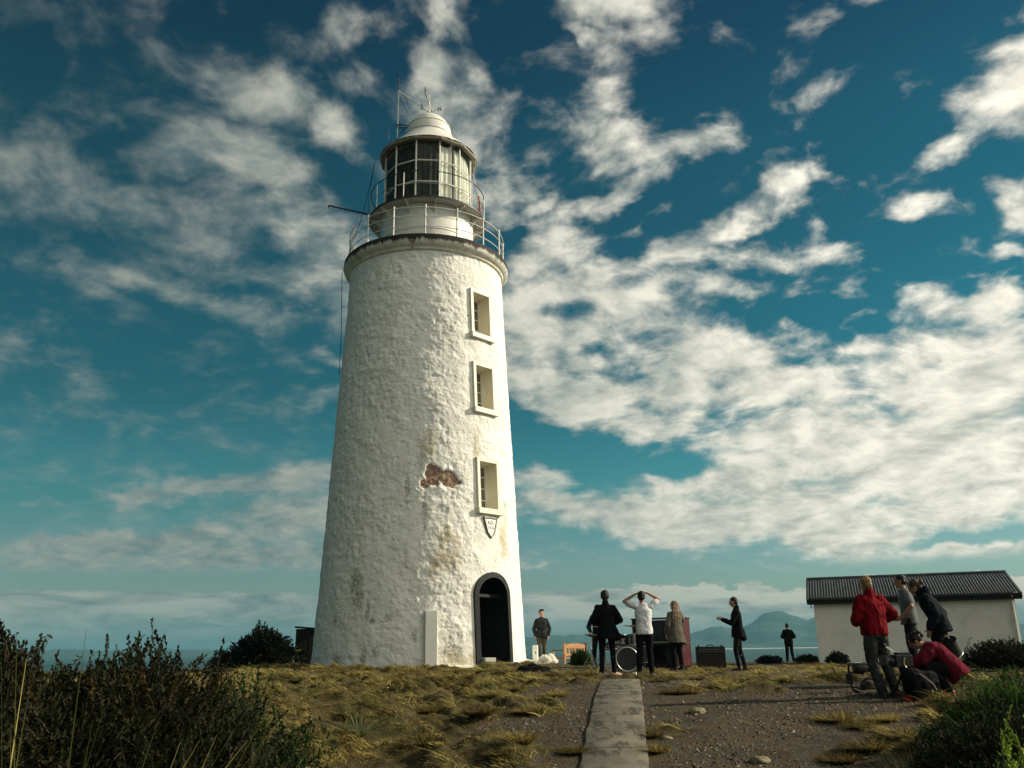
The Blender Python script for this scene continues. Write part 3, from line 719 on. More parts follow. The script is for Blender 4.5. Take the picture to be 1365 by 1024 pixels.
# white boxed conduit at the wall foot
m_ = MB(); Mx = frame_at(R(5.0), .85, -.05)
fbox(m_, Mx, -.16, .16, -.85, .74, -.15, .17); m_.build('conduit_casing', WHTc, LH, bevel=0.01)
# thin pipe over the third window
# shield-shaped date plaque
Mx = frame_at(R(41), 3.93, -.05)
sh_o = [(-.30, .30), (-.22, .25), (0, .27), (.22, .25), (.30, .30), (.25, .12), (.20, -.05), (.15, -.20), (.0, -.36), (-.15, -.20), (-.20, -.05), (-.25, .12)]
m_ = MB(); m_.prism([(x * .76, y * .80) for x, y in sh_o], -.08, .035, Mx); pq = m_.build('date_plaque', WHTc, LH)
m_ = MB(); N = len(sh_o)
m_.tube([Mx @ Vector((x * .86, y * .88, .02)) for x, y in sh_o], .028, 6, closed=True); m_.build('plaque_border', mat('plaque_grey', (.20, .19, .155), .8, var=.3), pq, smooth=60)
def write(txt, x, y, s, Mx, z, r):
    for ch in txt:
        mb = MB()
        if ch == '.': mb.box(Mx @ Vector((x, y + .01, z)), (r * 2.2,) * 3, Mx.to_3x3()); x += s * .4; mb.build('full_stop', INK, pq); continue
        for a, b in letter_strokes(ch): mb.cyl(Mx @ Vector((x + a[0] * s, y + a[1] * s, z)), Mx @ Vector((x + b[0] * s, y + b[1] * s, z)), r, r, 5)
        mb.build('letter', INK, pq); x += s * .95
INK = mat('plaque_ink', (.10, .09, .07), .8)
write('A.D.', -.125, .06, .09, Mx, .038, .007); write('1836', -.12, -.07, .072, Mx, .038, .004)
# doorstep blocks
def m_conc(name, c0, c1, sc=5.0, bump=0.006):
    m = bpy.data.materials.new(name); T = NT(nt(m)); tc = T.n('ShaderNodeTexCoord').outputs['Object']
    c = T.mix(T.ramp(T.noise(tc, sc, 6, .65), .3, .7), c0, c1)
    c = T.mix(T.ramp(T.noise(tc, 55, 4, .7), .58, .72, 0, .6), c, tuple(v * .35 for v in c0))
    T.out(c, .9, T.bump(T.noise(tc, 35, 5, .7), bump, 1.0), 0, .2); return m
STEP = m_conc('doorstep_concrete', (.27, .28, .25), (.40, .40, .34))
Mx = frame_at(D_PHI, 0, 0)
m_ = MB(); fbox(m_, Mx, -.68, .85, -.2, .24, -.35, .42); st = m_.build('doorstep', STEP, LH, bevel=0.015)
m_ = MB(); fbox(m_, Mx, -.54, -.12, .243, .38, -.5, .08); m_.build('upper_step', STEP, LH, bevel=0.012)
# concrete apron round the foot
m_ = MB(); m_.lathe([(2.9, .22), (3.22, .20), (3.28, .14), (3.30, -.4)], 96, a0=R(-85), a1=R(10)); m_.build('foot_apron', m_conc('apron_lime', (.62, .59, .50), (.74, .71, .62)), LH, smooth=40)
m_ = MB(); Mb = frame_at(R(84), 0, 0); fbox(m_, Mb, -.25, .35, -.3, .30, -.3, .55)
m_.bm.verts.ensure_lookup_table()
w_ = MB(); w_.prism([(0, -.4), (0, .33), (1.05, .10), (1.05, -.4)], -.35, .35, Matrix.Translation((3.05, 0.2, 0)) @ Matrix.Rotation(R(90), 4, 'X'))
w_.build('buttress', WHTc, LH, bevel=0.01); m_.bm.free()
# ------------------------------------------------------------------ terrain sheet
PATH = [(1.00, 6.0), (0.965 + .02, 9.34), (1.28, 11.5), (1.96, 17.1)]    # centre line x at y (straight)
def path_x(y): return 0.965 + (np.asarray(y) - 9.34) * (1.96 - 0.965) / (17.1 - 9.34)
PW = 0.345
def gravel_mask(x, y):
    """1 = gravel / bare earth, 0 = turf"""
    P = np.stack([x, y, 0 * x], 1)
    n = fbm(P, 0.8, 4, .55, 3.0)
    gm = sst(-0.25, 0.25, (x - (path_x(y) - 1.15 + 0.10 * (y - 9.3) * -1) + n * .9))
    # turf patches on the right
    t1 = sst(.35, -.35, x - path_x(y) - 3.0 + (y - 9) * -.28 + n * 1.2) 
    gm = gm * np.where(y < 12.4, t1, 1)
    patch_ = sst(.18, .42, fbm(P, .55, 3, .5, 21.0) + .25 * np.exp(-((y - 16.6) / 1.3) ** 2) * (x > path_x(y) + .3) + .30 * np.exp(-((y - 27) / 5) ** 2))
    gm = gm * (1 - patch_ * .9)
    gm = np.where(np.hypot(x - TC.x, y - TC.y) < 4.0, gm * .4, gm)
    return gm
def hummock(x, y, gm):
    P = np.stack([x, y * .8, 0 * x], 1)
    h = fbm(P, 2.6, 3, .5, 4.0); h2 = np.clip(h * 1.6 + .1, 0, 1)
    far = sst(60, 25, y)
    m = (1 - gm) * far
    dT = np.hypot(x - TC.x, y - TC.y)
    tame = sst(2.9, 3.6, dT) * (1 - .65 * sst(17.5, 19, y) * sst(1.2, 2.2, x))
    return m * (0.15 * h2 + .045 * fbm(P, 6.5, 3, .5, 8.0)) * tame + gm * .012 * fbm(P, 3, 3, .5, 2.0)
def ground_full(x, y):
    x = np.asarray(x, float); y = np.asarray(y, float)
    gm = gravel_mask(x, y)
    z = smooth_h(x, y) + hummock(x, y, gm)
    dp = np.abs(x - path_x(y)); on = sst(PW + .25, PW, dp) * (y < 17.4)
    z = z * (1 - on) + (smooth_h(x, y) - .005) * on
    return z, gm
def gf(x, y): return float(ground_full(np.array([x]), np.array([y]))[0][0])

def m_ground():
    m = bpy.data.materials.new('headland_ground'); T = NT(nt(m))
    tc = T.n('ShaderNodeTexCoord').outputs['Object']
    gmk = T.n('ShaderNodeVertexColor', layer_name='gravel').outputs[0]
    s = T.n('ShaderNodeSeparateColor'); T.l(gmk, s.inputs[0])
    n0 = T.noise(tc, 1.1, 5, .6); n1 = T.noise(tc, 5, 6, .65); n2 = T.noise(tc, 38, 5, .7)
    earth = T.mix(T.ramp(n0, .35, .65), (.050, .036, .020), (.105, .074, .038))
    earth = T.mix(T.ramp(n1, .4, .65, 0, .6), earth, (.055, .048, .034))
    v = T.n('ShaderNodeTexVoronoi'); T.l(tc, v.inputs['Vector']); v.inputs['Scale'].default_value = 42
    pc = T.mix(T.ramp(n2, .3, .7), (.045, .042, .034), (.30, .27, .20))
    pc2 = T.n('ShaderNodeSeparateColor'); T.l(v.outputs['Color'], pc2.inputs[0])
    peb = T.mix(pc2.outputs[0], (.022, .021, .017), (.125, .112, .080))
    grav = T.mix(T.ramp(n1, .42, .62), earth, peb)
    grass = T.mix(T.ramp(n1, .35, .62), (.040, .033, .014), (.10, .078, .030))
    grass = T.mix(T.ramp(n0, .55, .7, 0, .6), grass, (.040, .050, .018))
    f = T.ramp(T.math('ADD', s.outputs[0], T.math('MULTIPLY', T.math('SUBTRACT', n1, .5), .8)), .38, .62)
    c = T.mix(f, grass, grav)
    h = T.math('ADD', T.math('MULTIPLY', v.outputs['Distance'], -.6), T.math('ADD', n2, T.math('MULTIPLY', T.noise(tc, 120, 3), .5)))
    T.out(c, .95, T.bump(h, .03, 1.0), 0, .12); return m
MG = m_ground()
def grid(name, xs, ys, m, parent=None, zf=None, **kw):
    X, Y = np.meshgrid(xs, ys, indexing='ij'); nx, ny = len(xs), len(ys)
    z, gm = zf(X.ravel(), Y.ravel())
    V = np.stack([X.ravel(), Y.ravel(), z], 1)
    i, j = np.meshgrid(np.arange(nx - 1), np.arange(ny - 1), indexing='ij'); i = i.ravel(); j = j.ravel()
    F = np.stack([i * ny + j, (i + 1) * ny + j, (i + 1) * ny + j + 1, i * ny + j + 1], 1)
    return np_mesh(name, V, F, m, smooth=True, cols={'gravel': gm})
def spaced(lo, hi, c0, c1, fine, coarse):
    """fine steps inside c0..c1, growing outside"""
    a = list(np.arange(c0, c1, fine)); s = fine; x = c1
    while x < hi: a.append(x); s = min(s * 1.12, coarse); x += s
    a.append(hi); b = []; s = fine; x = c0
    while x > lo: 
        s = min(s * 1.12, coarse); x -= s; b.append(max(x, lo))
    return np.array(sorted(set(b + a)))
xs = spaced(-110, 120, -7, 10, .05, 4.0); ys = spaced(-12, 120, 7.5, 25, .05, 3.0)
gr = grid('ground', xs, ys, MG, zf=ground_full); tag(gr, kind='structure')

# sea
m = bpy.data.materials.new('sea_water'); T = NT(nt(m)); tc = T.n('ShaderNodeTexCoord').outputs['Object']
nn_ = T.math('ADD', T.noise(tc, .05, 6, .6), T.math('MULTIPLY', T.noise(tc, .25, 4, .6), .35))
T.out(T.mix(T.ramp(T.noise(tc, .0012, 4), .35, .65), (.020, .050, .055), (.030, .068, .070)), .6, T.bump(nn_, 1.2, .5), 0, .12)
m_ = MB(); v = [m_.bm.verts.new(p) for p in ((-9000, 60, -14), (9000, 60, -14), (9000, 7500, -14), (-9000, 7500, -14))]
m_.bm.faces.new(v); v2 = [m_.bm.verts.new(p) for p in ((-9000, -2000, -14), (9000, -2000, -14))]
m_.bm.faces.new((v2[0], v2[1], v[1], v[0])); tag(m_.build('sea', m), kind='structure')

# far shore: mountain profile = (pixel x, pixel y of skyline) at a given distance, real depth behind it
def mountains(name, prof, D, depth, rough, seed, m, base=-14):
    xs_ = [p[0] for p in prof]; X = np.arange(xs_[0], xs_[-1] + 1, 3.0); Ys = np.interp(X, xs_, [p[1] for p in prof])
    pts = [at(a, b, D) for a, b in zip(X, Ys)]
    nx, ny = len(X), 40; V = np.zeros((nx, ny, 3))
    for i, p in enumerate(pts):
        for j in range(ny):
            t = j / (ny - 1); s = math.sin(min(t * 1.0, 1) * PI) ** .8 if t < .5 else math.sin(t * PI) ** .9
            V[i, j] = (p.x * (1 + (t - .5) * depth / D), D + (t - .5) * depth, base - 3 + (p.z - base + 3) * max(s, 0))
    V = V.reshape(-1, 3); n = fbm(V, 1 / (depth * .12), 5, .55, seed); rel = (V[:, 2] - base) / 200
    V[:, 2] += n * rough * np.clip(rel * 4, 0, 1)
    i, j = np.meshgrid(np.arange(nx - 1), np.arange(ny - 1), indexing='ij'); i = i.ravel(); j = j.ravel()
    F = np.stack([i * ny + j, (i + 1) * ny + j, (i + 1) * ny + j + 1, i * ny + j + 1], 1)
    return tag(np_mesh(name, V, F, m, smooth=True), kind='structure')
MT = mat('forest_hill', (.028, .050, .046), .95, var=.4, scale=.008)
mountains('mountains', [(-300, 869), (-60, 868), (60, 868), (200, 868), (330, 867), (440, 865), (560, 857), (690, 853), (740, 851), (780, 852), (820, 855), (870, 858), (900, 853), (925, 846), (950, 838), (962, 836), (985, 842), (1004, 829), (1020, 822), (1034, 820), (1052, 822), (1075, 827), (1120, 824), (1180, 820), (1260, 826), (1350, 832), (1480, 838), (1650, 850)], 5000, 1500, 40, 5, MT)
mountains('foothills', [(-300, 868), (-100, 869), (400, 868.5), (560, 866), (640, 864), (700, 863), (780, 858), (800, 857), (840, 861), (900, 861), (960, 861), (1010, 858), (1038, 853), (1060, 855), (1090, 857), (1180, 853), (1300, 856), (1500, 858)], 4300, 600, 14, 9, MT)

bs = MB(); a_, b_ = at(930, 866, 3980), at(1118, 866, 3980)
bs.prism([(3960, -14.2), (3985, -11.5), (4060, -10.5), (4060, -14.2)], a_.x, b_.x, Matrix(((0, 0, 1, 0), (1, 0, 0, 0), (0, 1, 0, 0), (0, 0, 0, 1))))
tag(bs.build('beach', mat('pale_sand', (.62, .58, .48), .9, var=.15, scale=.02)), kind='structure')
# haze
HZ = bpy.data.materials.new('haze_air'); T = NT(nt(HZ)); pv = T.n('ShaderNodeVolumePrincipled'); oo = T.n('ShaderNodeOutputMaterial')
pv.inputs['Color'].default_value = (.19, .47, .56, 1); pv.inputs['Density'].default_value = 0.00016; pv.inputs['Anisotropy'].default_value = 0.0
T.l(pv.outputs[0], oo.inputs['Volume'])
m_ = MB(); m_.box((0, 1900, 75), (18400, 8200, 184)); tag(m_.build('haze', HZ), kind='stuff')

# ------------------------------------------------------------------ concrete path
def m_path():
    m = bpy.data.materials.new('path_concrete'); T = NT(nt(m)); tc = T.n('ShaderNodeTexCoord').outputs['Object']
    c = T.mix(T.ramp(T.noise(tc, 2.2, 6, .65), .3, .7), (.105, .098, .078), (.20, .18, .135))
    c = T.mix(T.ramp(T.noise(tc, 70, 4, .75), .55, .75, 0, .7), c, (.055, .05, .042))
    c = T.mix(T.ramp(T.noise(T.vm('MULTIPLY', tc, (2.2, .8, 1)), 3.1, 5, .7, .4), .50, .60, 0, .8), c, (.040, .037, .028))  # dark streaks: moss stains, also painted in for shadows across the path
    s_ = T.n('ShaderNodeSeparateXYZ'); T.l(T.vm('ADD', tc, T.vm('SCALE', T.noise(tc, 6, 3, .6, col=True), sc=.05)), s_.inputs[0])
    j = T.math('ABSOLUTE', T.math('SUBTRACT', T.math('FRACT', T.math('DIVIDE', s_.outputs[1], 1.83)), .5))
    jm = T.ramp(j, .008, .003); ck = T.n('ShaderNodeTexVoronoi', feature='DISTANCE_TO_EDGE'); T.l(T.vm('ADD', tc, T.vm('SCALE', T.noise(tc, 3, 4, .7, col=True), sc=.5)), ck.inputs['Vector']); ck.inputs['Scale'].default_value = .9
    cm = T.math('MULTIPLY', T.ramp(ck.outputs['Distance'], .012, .004), T.ramp(T.noise(tc, 1.3, 2), .48, .56))
    jm = T.math('MAXIMUM', jm, cm); c = T.mix(jm, c, (.022, .020, .015))
    T.out(c, .92, T.bump(T.math('SUBTRACT', T.noise(tc, 60, 5, .7), jm), .012, 1.0), 0, .15); return m
m_ = MB(); n = 60; PY = np.linspace(5.5, 17.15, n)
rows = []
for k_, y in enumerate(PY):
    c = float(path_x(y)); z = gz(c, y); row = []
    jl, jr = random.uniform(-.012, .012), random.uniform(-.012, .012)
    for (dx, dz) in ((-PW - .02 + jl, -.12), (-PW + jl, .018), (-PW + .02 + jl, .028), (0, .033), (PW - .02 + jr, .028), (PW + jr, .018), (PW + .02 + jr, -.12)):
        row.append(m_.bm.verts.new((c + dx, y, z + dz)))
    rows.append(row)
for a, b in zip(rows[:-1], rows[1:]):
    for q in range(6): m_.bm.faces.new((a[q], a[q + 1], b[q + 1], b[q]))
m_.bm.faces.new(rows[-1]); tag(m_.build('path', m_path(), smooth=40), kind='structure')
# ------------------------------------------------------------------ people
def remeshed(name, mb, mat_, parent, voxel=0.012, smooth_it=4, fold=0.0, fscale=9.0, seed=0.0, stretch=(1, 1, .5)):
    bmesh.ops.recalc_face_normals(mb.bm, faces=mb.bm.faces)
    me = bpy.data.meshes.new('tmp'); mb.bm.to_mesh(me); mb.bm.free()
    o = bpy.data.objects.new('tmp', me); COL.objects.link(o)
    r = o.modifiers.new('r', 'REMESH'); r.mode = 'VOXEL'; r.voxel_size = voxel
    if smooth_it:
        s = o.modifiers.new('s', 'SMOOTH'); s.factor = .5; s.iterations = smooth_it
    dg = bpy.context.evaluated_depsgraph_get(); ev = o.evaluated_get(dg)
    nm = bpy.data.meshes.new_from_object(ev); bpy.data.objects.remove(o); bpy.data.meshes.remove(me)
    nm.name = name; n = len(nm.vertices)
    if fold and n:
        co_ = np.empty(n * 3, np.float32); nm.vertices.foreach_get('co', co_); co_ = co_.reshape(-1, 3)
        no = np.empty(n * 3, np.float32); nm.vertices.foreach_get('normal', no); no = no.reshape(-1, 3)
        q = co_ * np.array(stretch) 
        d_ = fbm(q, fscale, 3, .55, seed); d_ = 1 - np.abs(d_) * 2.6          # ridged folds
        co_ += no * (d_ * fold)[:, None]; nm.vertices.foreach_set('co', co_.ravel())
    nm.materials.clear(); nm.materials.append(mat_)
    nm.polygons.foreach_set('use_smooth', np.ones(len(nm.polygons), bool)); nm.update()
    return link_mesh(name, nm, parent)
def limb(mb, pts, rad, seg=12):
    pts = [Vector(p) for p in pts]
    for p, r in zip(pts, rad): mb.ball(p, r, seg)
    for a, b, ra, rb in zip(pts[:-1], pts[1:], rad[:-1], rad[1:]):
        if (b - a).length > 1e-4: mb.cyl(a, b, ra, rb, seg)
def loft(mb, rings, seg=24):
    """rings: (centre, rx, ry, right vector, forward vector)"""
    R_ = []
    for c, rx, ry, rt, fw in rings:
        R_.append([mb.bm.verts.new(c + rt * (rx * math.copysign(abs(math.cos(t)) ** .85, math.cos(t))) + fw * (ry * math.copysign(abs(math.sin(t)) ** .85, math.sin(t)))) for t in [2 * PI * k / seg for k in range(seg)]])
    for A_, B_ in zip(R_[:-1], R_[1:]):
        for k in range(seg): mb.bm.faces.new((A_[k], A_[(k + 1) % seg], B_[(k + 1) % seg], B_[k]))
    mb.bm.faces.new(R_[0][::-1]); mb.bm.faces.new(R_[-1])
V3 = Vector
DEF = dict(pelvis=(0, 0, .96), waist=(0, .0, 1.10), chest=(0, .01, 1.30), neck=(0, -.01, 1.50), head=(0, .02, 1.645),
           shR=(.158, -.005, 1.415), shL=(-.158, -.005, 1.415), elR=(.225, -.03, 1.14), elL=(-.225, -.03, 1.14), wrR=(.235, .06, .90), wrL=(-.235, .06, .90),
           hiR=(.09, 0, .93), hiL=(-.09, 0, .93), knR=(.105, .02, .51), knL=(-.105, .02, .51), anR=(.11, -.02, .09), anL=(-.11, -.02, .09),
           ftR=None, ftL=None, hdR=(.0, .2, -1), hdL=(.0, .2, -1), curl=.35, look=(0, 0))
def make_person(label, loc, rz, pose, top, bottom, shoe, skin, hair, group, sc=1.0, top_mat=None, bot_mat=None, hem=.90, flare=0.0, sleeve='long', hair_style='short',
                top_name='jacket', shoe_h=.0, wid=1.0, collar=False, tail=None, cloth=.022, extra=None, fold=.006):
    P_ = dict(DEF); P_.update(pose); J = {k: V3(v) for k, v in P_.items() if isinstance(v, tuple) and len(v) == 3}
    root = empty('person', loc, rz, label, 'person', group); root.scale = (sc, sc, sc)
    look = P_['look']; Rh = (Matrix.Rotation(-R(look[0]), 3, 'Z') @ Matrix.Rotation(R(look[1]), 3, 'X') @ (Matrix.Rotation(R(look[2]), 3, 'Y') if len(look) > 2 else Matrix.Identity(3)))
    H = J['head']; hp = lambda x, y, z: H + Rh @ V3((x, y, z))
    rt = (J['shR'] - J['shL']).normalized()
    hrt = (J['hiR'] - J['hiL']).normalized()
    up1 = (J['neck'] - J['chest']).normalized(); fw = up1.cross(rt).normalized()
    hup = (J['waist'] - J['pelvis']).normalized(); hfw = hup.cross(hrt).normalized()
    # --- body: one continuous surface
    b = MB(); w = wid
    loft(b, [(J['pelvis'] - hup * .06, .135 * w, .10, hrt, hfw), (J['pelvis'], .155 * w, .115, hrt, hfw), (J['waist'], .125 * w, .09, (hrt + rt).normalized(), (hfw + fw).normalized()), (J['chest'], .16 * w, .108, rt, fw),
             (J['neck'] - up1 * .09, .15 * w, .085, rt, fw), (J['neck'] - up1 * .02, .07, .06, rt, fw)])
    limb(b, [J['neck'] - up1 * .04, hp(0, -.015, -.07)], [.060, .052])
    b.ball(hp(0, -.008, .03), (.075, .095, .095), 18, Rh); b.ball(hp(0, .022, -.035), (.058, .070, .078), 16, Rh); b.ball(hp(0, .055, -.080), (.033, .030, .025), 10, Rh)
    b.cyl(hp(0, .088, .012), hp(0, .108, -.028), .009, .014, 8); b.ball(hp(0, .102, -.030), .014, 8); b.ball(hp(0, .083, .026), (.045, .016, .010), 10, Rh)
    b.ball(hp(0, .086, -.062), (.024, .012, .007), 8, Rh); b.ball(hp(0, .085, -.052), (.022, .012, .005), 8, Rh)
    for s in (-1, 1): b.ball(hp(.077 * s, -.005, -.008), (.010, .020, .031), 8, Rh)
    for S in 'RL':
        limb(b, [J['sh' + S], J['sh' + S].lerp(J['el' + S], .45), J['el' + S], J['el' + S].lerp(J['wr' + S], .3), J['wr' + S]], [.055, .047, .038, .040, .026])
        limb(b, [J['hi' + S], J['hi' + S].lerp(J['kn' + S], .4), J['kn' + S], J['kn' + S].lerp(J['an' + S], .3), J['an' + S]], [.088, .078, .054, .054, .036])
        # hand
        wr = J['wr' + S]; hd = J['hd' + S].normalized(); sgn = 1 if S == 'R' else -1
        side = V3((0, 1, 0)) if abs(hd.y) < .75 else V3((0, 0, 1)); side = (side - hd * side.dot(hd)).normalized()   # thumb side
        pn = hd.cross(side).normalized() * (-sgn); 
        if 'palm' + S in P_: pn = V3(P_['palm' + S]).normalized(); side = (pn.cross(hd) * sgn).normalized()
        pal = wr + hd * .055
        Rm = Matrix((side, pn, hd)).transposed(); b.ball(pal, (.040, .017, .052), 12, Rm)
        limb(b, [wr, pal], [.026, .022], 8)
        cu = P_['curl']
        for fi, (o_, L_) in enumerate(((.029, .072), (.010, .080), (-.010, .075), (-.029, .058))):
            p0 = wr + hd * .092 + side * o_; d1 = (hd * math.cos(cu) + pn * math.sin(cu)).normalized(); d2 = (hd * math.cos(cu * 2.3) + pn * math.sin(cu * 2.3)).normalized(); d3 = (hd * math.cos(cu * 3.2) + pn * math.sin(cu * 3.2)).normalized()
            p1 = p0 + d1 * L_ * .45; p2 = p1 + d2 * L_ * .32; p3 = p2 + d3 * L_ * .23
            limb(b, [pal + side * o_ * .6, p0, p1, p2, p3], [.012, .0095, .0088, .0082, .0072], 7)
        t0 = wr + hd * .03 + side * .030; t1 = t0 + (hd * .7 + side * .7 + pn * .2) * .036; t2 = t1 + (hd * .9 + side * .3 + pn * .35) * .030
        limb(b, [wr + hd * .02 + side * .01, t0, t1, t2], [.015, .014, .011, .009], 7)
        fd = V3(P_['ft' + S]).normalized() if P_['ft' + S] else V3((.12 * sgn, 1, -.0)).normalized(); J['fd' + S] = fd
        an = J['an' + S]; limb(b, [an, an + fd * .05 - V3((0, 0, .045)), an + fd * .15 - V3((0, 0, .068))], [.036, .034, .024], 8)
    body = remeshed('body', b, skin, root, .0075, 3)
    for s in (-1, 1):
        e = MB(); e.ball(hp(.031 * s, .082, .008), (.013, .010, .008), 8, Rh); e.build('eye', EYE, body, smooth=180)
    # --- trousers
    t = MB(); c = .020
    loft(t, [(J['pelvis'] - hup * .09, .145 * w, .115, hrt, hfw), (J['pelvis'], .155 * w, .118, hrt, hfw), (J['pelvis'] + hup * .07, .135 * w, .100, hrt, hfw)])
    for S in 'RL':
        h, k, a = J['hi' + S], J['kn' + S], J['an' + S]; bw = bottom.get('w', 1.0)
        limb(t, [h, h.lerp(k, .35), k, k.lerp(a, .35), a + V3((0, 0, .0))], [.098, .092 * (bw + 1) / 2, .070 * bw, .066 * bw, .056 * bw])
    remeshed('trousers', t, bottom['m'], root, .012, 3, fold * .9, 9, 3.3, (1, 1, .8))
    # --- shoes
    for S in 'RL':
        q = MB(); an, fd = J['an' + S], J['fd' + S]; dn = V3((0, 0, 1))
        limb(q, [an + dn * (.02 + shoe_h), an - dn * .02], [.046, .044], 10)
        limb(q, [an - dn * .045 - fd * .045, an - dn * .045 + fd * .05, an - dn * .052 + fd * .12, an - dn * .058 + fd * .165], [.040, .042, .038, .028], 10)
        rt_ = fd.cross(V3((0, 0, 1))).normalized(); Rf = Matrix((rt_, fd, rt_.cross(fd))).transposed()
        q.box(an - dn * .078 + fd * .055, (.082, .255, .020), Rf, .008)
        remeshed('shoe', q, shoe, root, .009, 2)
    # --- upper garment
    g = MB(); k = cloth; z_h = hem
    pel = J['pelvis']; hemc = pel + hup * (z_h - .96)
    rings = [(hemc, (.184 + flare) * w, .145 + flare * .7, hrt, hfw)]
    if z_h < .9: rings.append((pel, (.180 + flare * .4) * w, .145 + flare * .2, hrt, hfw))
    rings += [(J['waist'], .156 * w + k * .4, .120 + k * .4, (hrt + rt).normalized(), (hfw + fw).normalized()), (J['chest'], .175 * w + k * .4, .122 + k * .4, rt, fw), (J['chest'] + up1 * .07, .172 * w + k * .3, .114 + k * .3, rt, fw),
              (J['neck'] - up1 * .055, .115 * w, .085, rt, fw), (J['neck'] + up1 * .018, .066, .064, rt, fw)]
    loft(g, rings)
    for S in 'RL':
        s_, e_, w_ = J['sh' + S], J['el' + S], J['wr' + S]
        inn = J['neck'] - up1 * .035 + (s_ - J['neck']) * .30
        if sleeve == 'long': limb(g, [inn, s_, s_.lerp(e_, .5), e_, e_.lerp(w_, .5), w_.lerp(e_, .08)], [.045 + k * .4, .052 + k * .7, .048 + k * .9, .043 + k * .9, .040 + k * .8, .031 + k * .7])
        else: limb(g, [inn, s_, s_.lerp(e_, .62)], [.045 + k * .4, .056 + k * .5, .056 + k * .8])
    if collar: limb(g, [J['neck'] - up1 * .03, J['neck'] + up1 * .035], [.075, .070])
    if collar == 'hood': g.ball(J['neck'] - fw * .085 + up1 * .0, (.11, .07, .09), 14)
    if tail:                                   # coat skirt blown to one side
        for (a_, b_, r1, r2) in tail: g.cyl(V3(a_), V3(b_), r1, r2, 14); g.ball(V3(a_), r1, 12); g.ball(V3(b_), r2, 12)
    remeshed(top_name, g, top, root, .013, 4, fold, 8.0, len(label) * 1.7, (1, 1, .6))
    # --- hair
    hr = MB(); hs = hair_style
    if hs in ('short', 'tuft', 'cap'):
        hr.ball(hp(0, -.022, .045), (.083, .095, .088), 16, Rh); hr.ball(hp(0, -.045, .005), (.076, .070, .080), 14, Rh)
        if hs == 'tuft':
            for q in range(9): hr.ball(hp(random.uniform(-.05, .05), random.uniform(-.03, .075), .118 + random.uniform(-.01, .012)), .026, 8)
        if hs == 'cap': hr.ball(hp(0, -.012, .070), (.092, .098, .088), 16, Rh); hr.ball(hp(0, -.02, .02), (.094, .098, .075), 16, Rh)
    if hs == 'long':
        hr.ball(hp(0, -.022, .042), (.090, .103, .092), 16, Rh)
        for q in range(15):
            x = -.085 + .17 * q / 14; y = -.09 + .03 * abs(x) * 10
            p0 = hp(x, y, .02); p1 = p0 + V3((x * .5, -.02, -.16)); p2 = p1 + V3((random.uniform(-.03, .03), random.uniform(-.02, .02), -.18)); p3 = p2 + V3((random.uniform(-.03, .03), 0, -.10))
            limb(hr, [hp(x * .8, y * .7, .08), p0, p1, p2, p3], [.035, .034, .032, .028, .014], 8)
    if hs == 'bun':
        hr.ball(hp(0, -.022, .042), (.086, .100, .088), 16, Rh); hr.ball(hp(0, -.125, .03), (.045, .05, .045), 12, Rh); hr.ball(hp(0, -.07, -.03), (.06, .05, .07), 12, Rh)
    if hs == 'messy':
        hr.ball(hp(0, -.022, .042), (.088, .102, .092), 16, Rh)
        for q in range(26): t_, u_2 = random.uniform(0, 2 * PI), random.uniform(-.3, 1); hr.ball(hp(.085 * math.cos(t_), -.03 + .08 * math.sin(t_) - .02, .03 + .085 * u_2), .026, 7)
    remeshed('hair', hr, hair, root, .009, 2, .006, 24, 2.0, (1, 1, .35))
    return root, hp
EYE = mat('eye', (.02, .02, .02), .3)
def fabric(name, col, var=.18, rough=.93, sheen=0.0):
    if name in _mc: return _mc[name]
    m = bpy.data.materials.new(name); T = NT(nt(m)); tc = T.n('ShaderNodeTexCoord').outputs['Object']
    n = T.noise(tc, 9, 5, .65); c = T.mix(T.ramp(n, .3, .7), tuple(v * (1 - var) for v in col), tuple(min(1, v * (1 + var)) for v in col))
    h = T.math('ADD', T.noise(tc, 18, 4, .6), T.math('MULTIPLY', T.noise(tc, 260, 2), .25))
    T.out(c, rough, T.bump(h, .012, .8), 0, .06); _mc[name] = m; return m
SKIN = mat('skin', (.36, .185, .12), .55, var=.12); SKINp = mat('pale_skin', (.50, .30, .21), .55, var=.1)
BLKF = fabric('black_cloth', (.006, .006, .007)); CHAR = fabric('charcoal_cloth', (.013, .014, .016)); NAVY = fabric('dark_navy_cloth', (.008, .011, .015))
RED = fabric('red_fleece', (.14, .004, .007), .12); MAG = fabric('magenta_jacket', (.11, .008, .020), .15); WHF = fabric('white_cotton', (.62, .63, .64), .06)
GRYF = fabric('grey_cotton', (.13, .14, .14), .12); BEI = fabric('beige_coat_cloth', (.11, .10, .075), .15); DEN = fabric('dark_denim', (.030, .034, .038), .35); DENG = fabric('grey_denim', (.042, .044, .040), .5)
OLV = fabric('olive_trousers', (.085, .078, .055), .2)
BLKL = mat('black_leather', (.012, .012, .012), .45, var=.3); TAN = mat('tan_leather', (.42, .24, .16), .6, var=.2); REDS = mat('red_shoe', (.45, .015, .02), .6, var=.2); BRNL = mat('brown_leather', (.06, .04, .025), .6, var=.3)
def hairm(n, c): return mat(n, c, .6, var=.55, scale=60, bump=.004, bscale=150)
HBR, HBL, HDK, HLB = hairm('brown_hair', (.050, .028, .016)), hairm('fair_hair', (.26, .16, .075)), hairm('dark_hair', (.014, .010, .008)), hairm('light_brown_hair', (.13, .080, .045))

def spot(X, Y, D, z=None):
    p = at(X, Y, D); p.z = gf(p.x, p.y) if z is None else z; return p
ON = 'musicians and film crew on the headland'
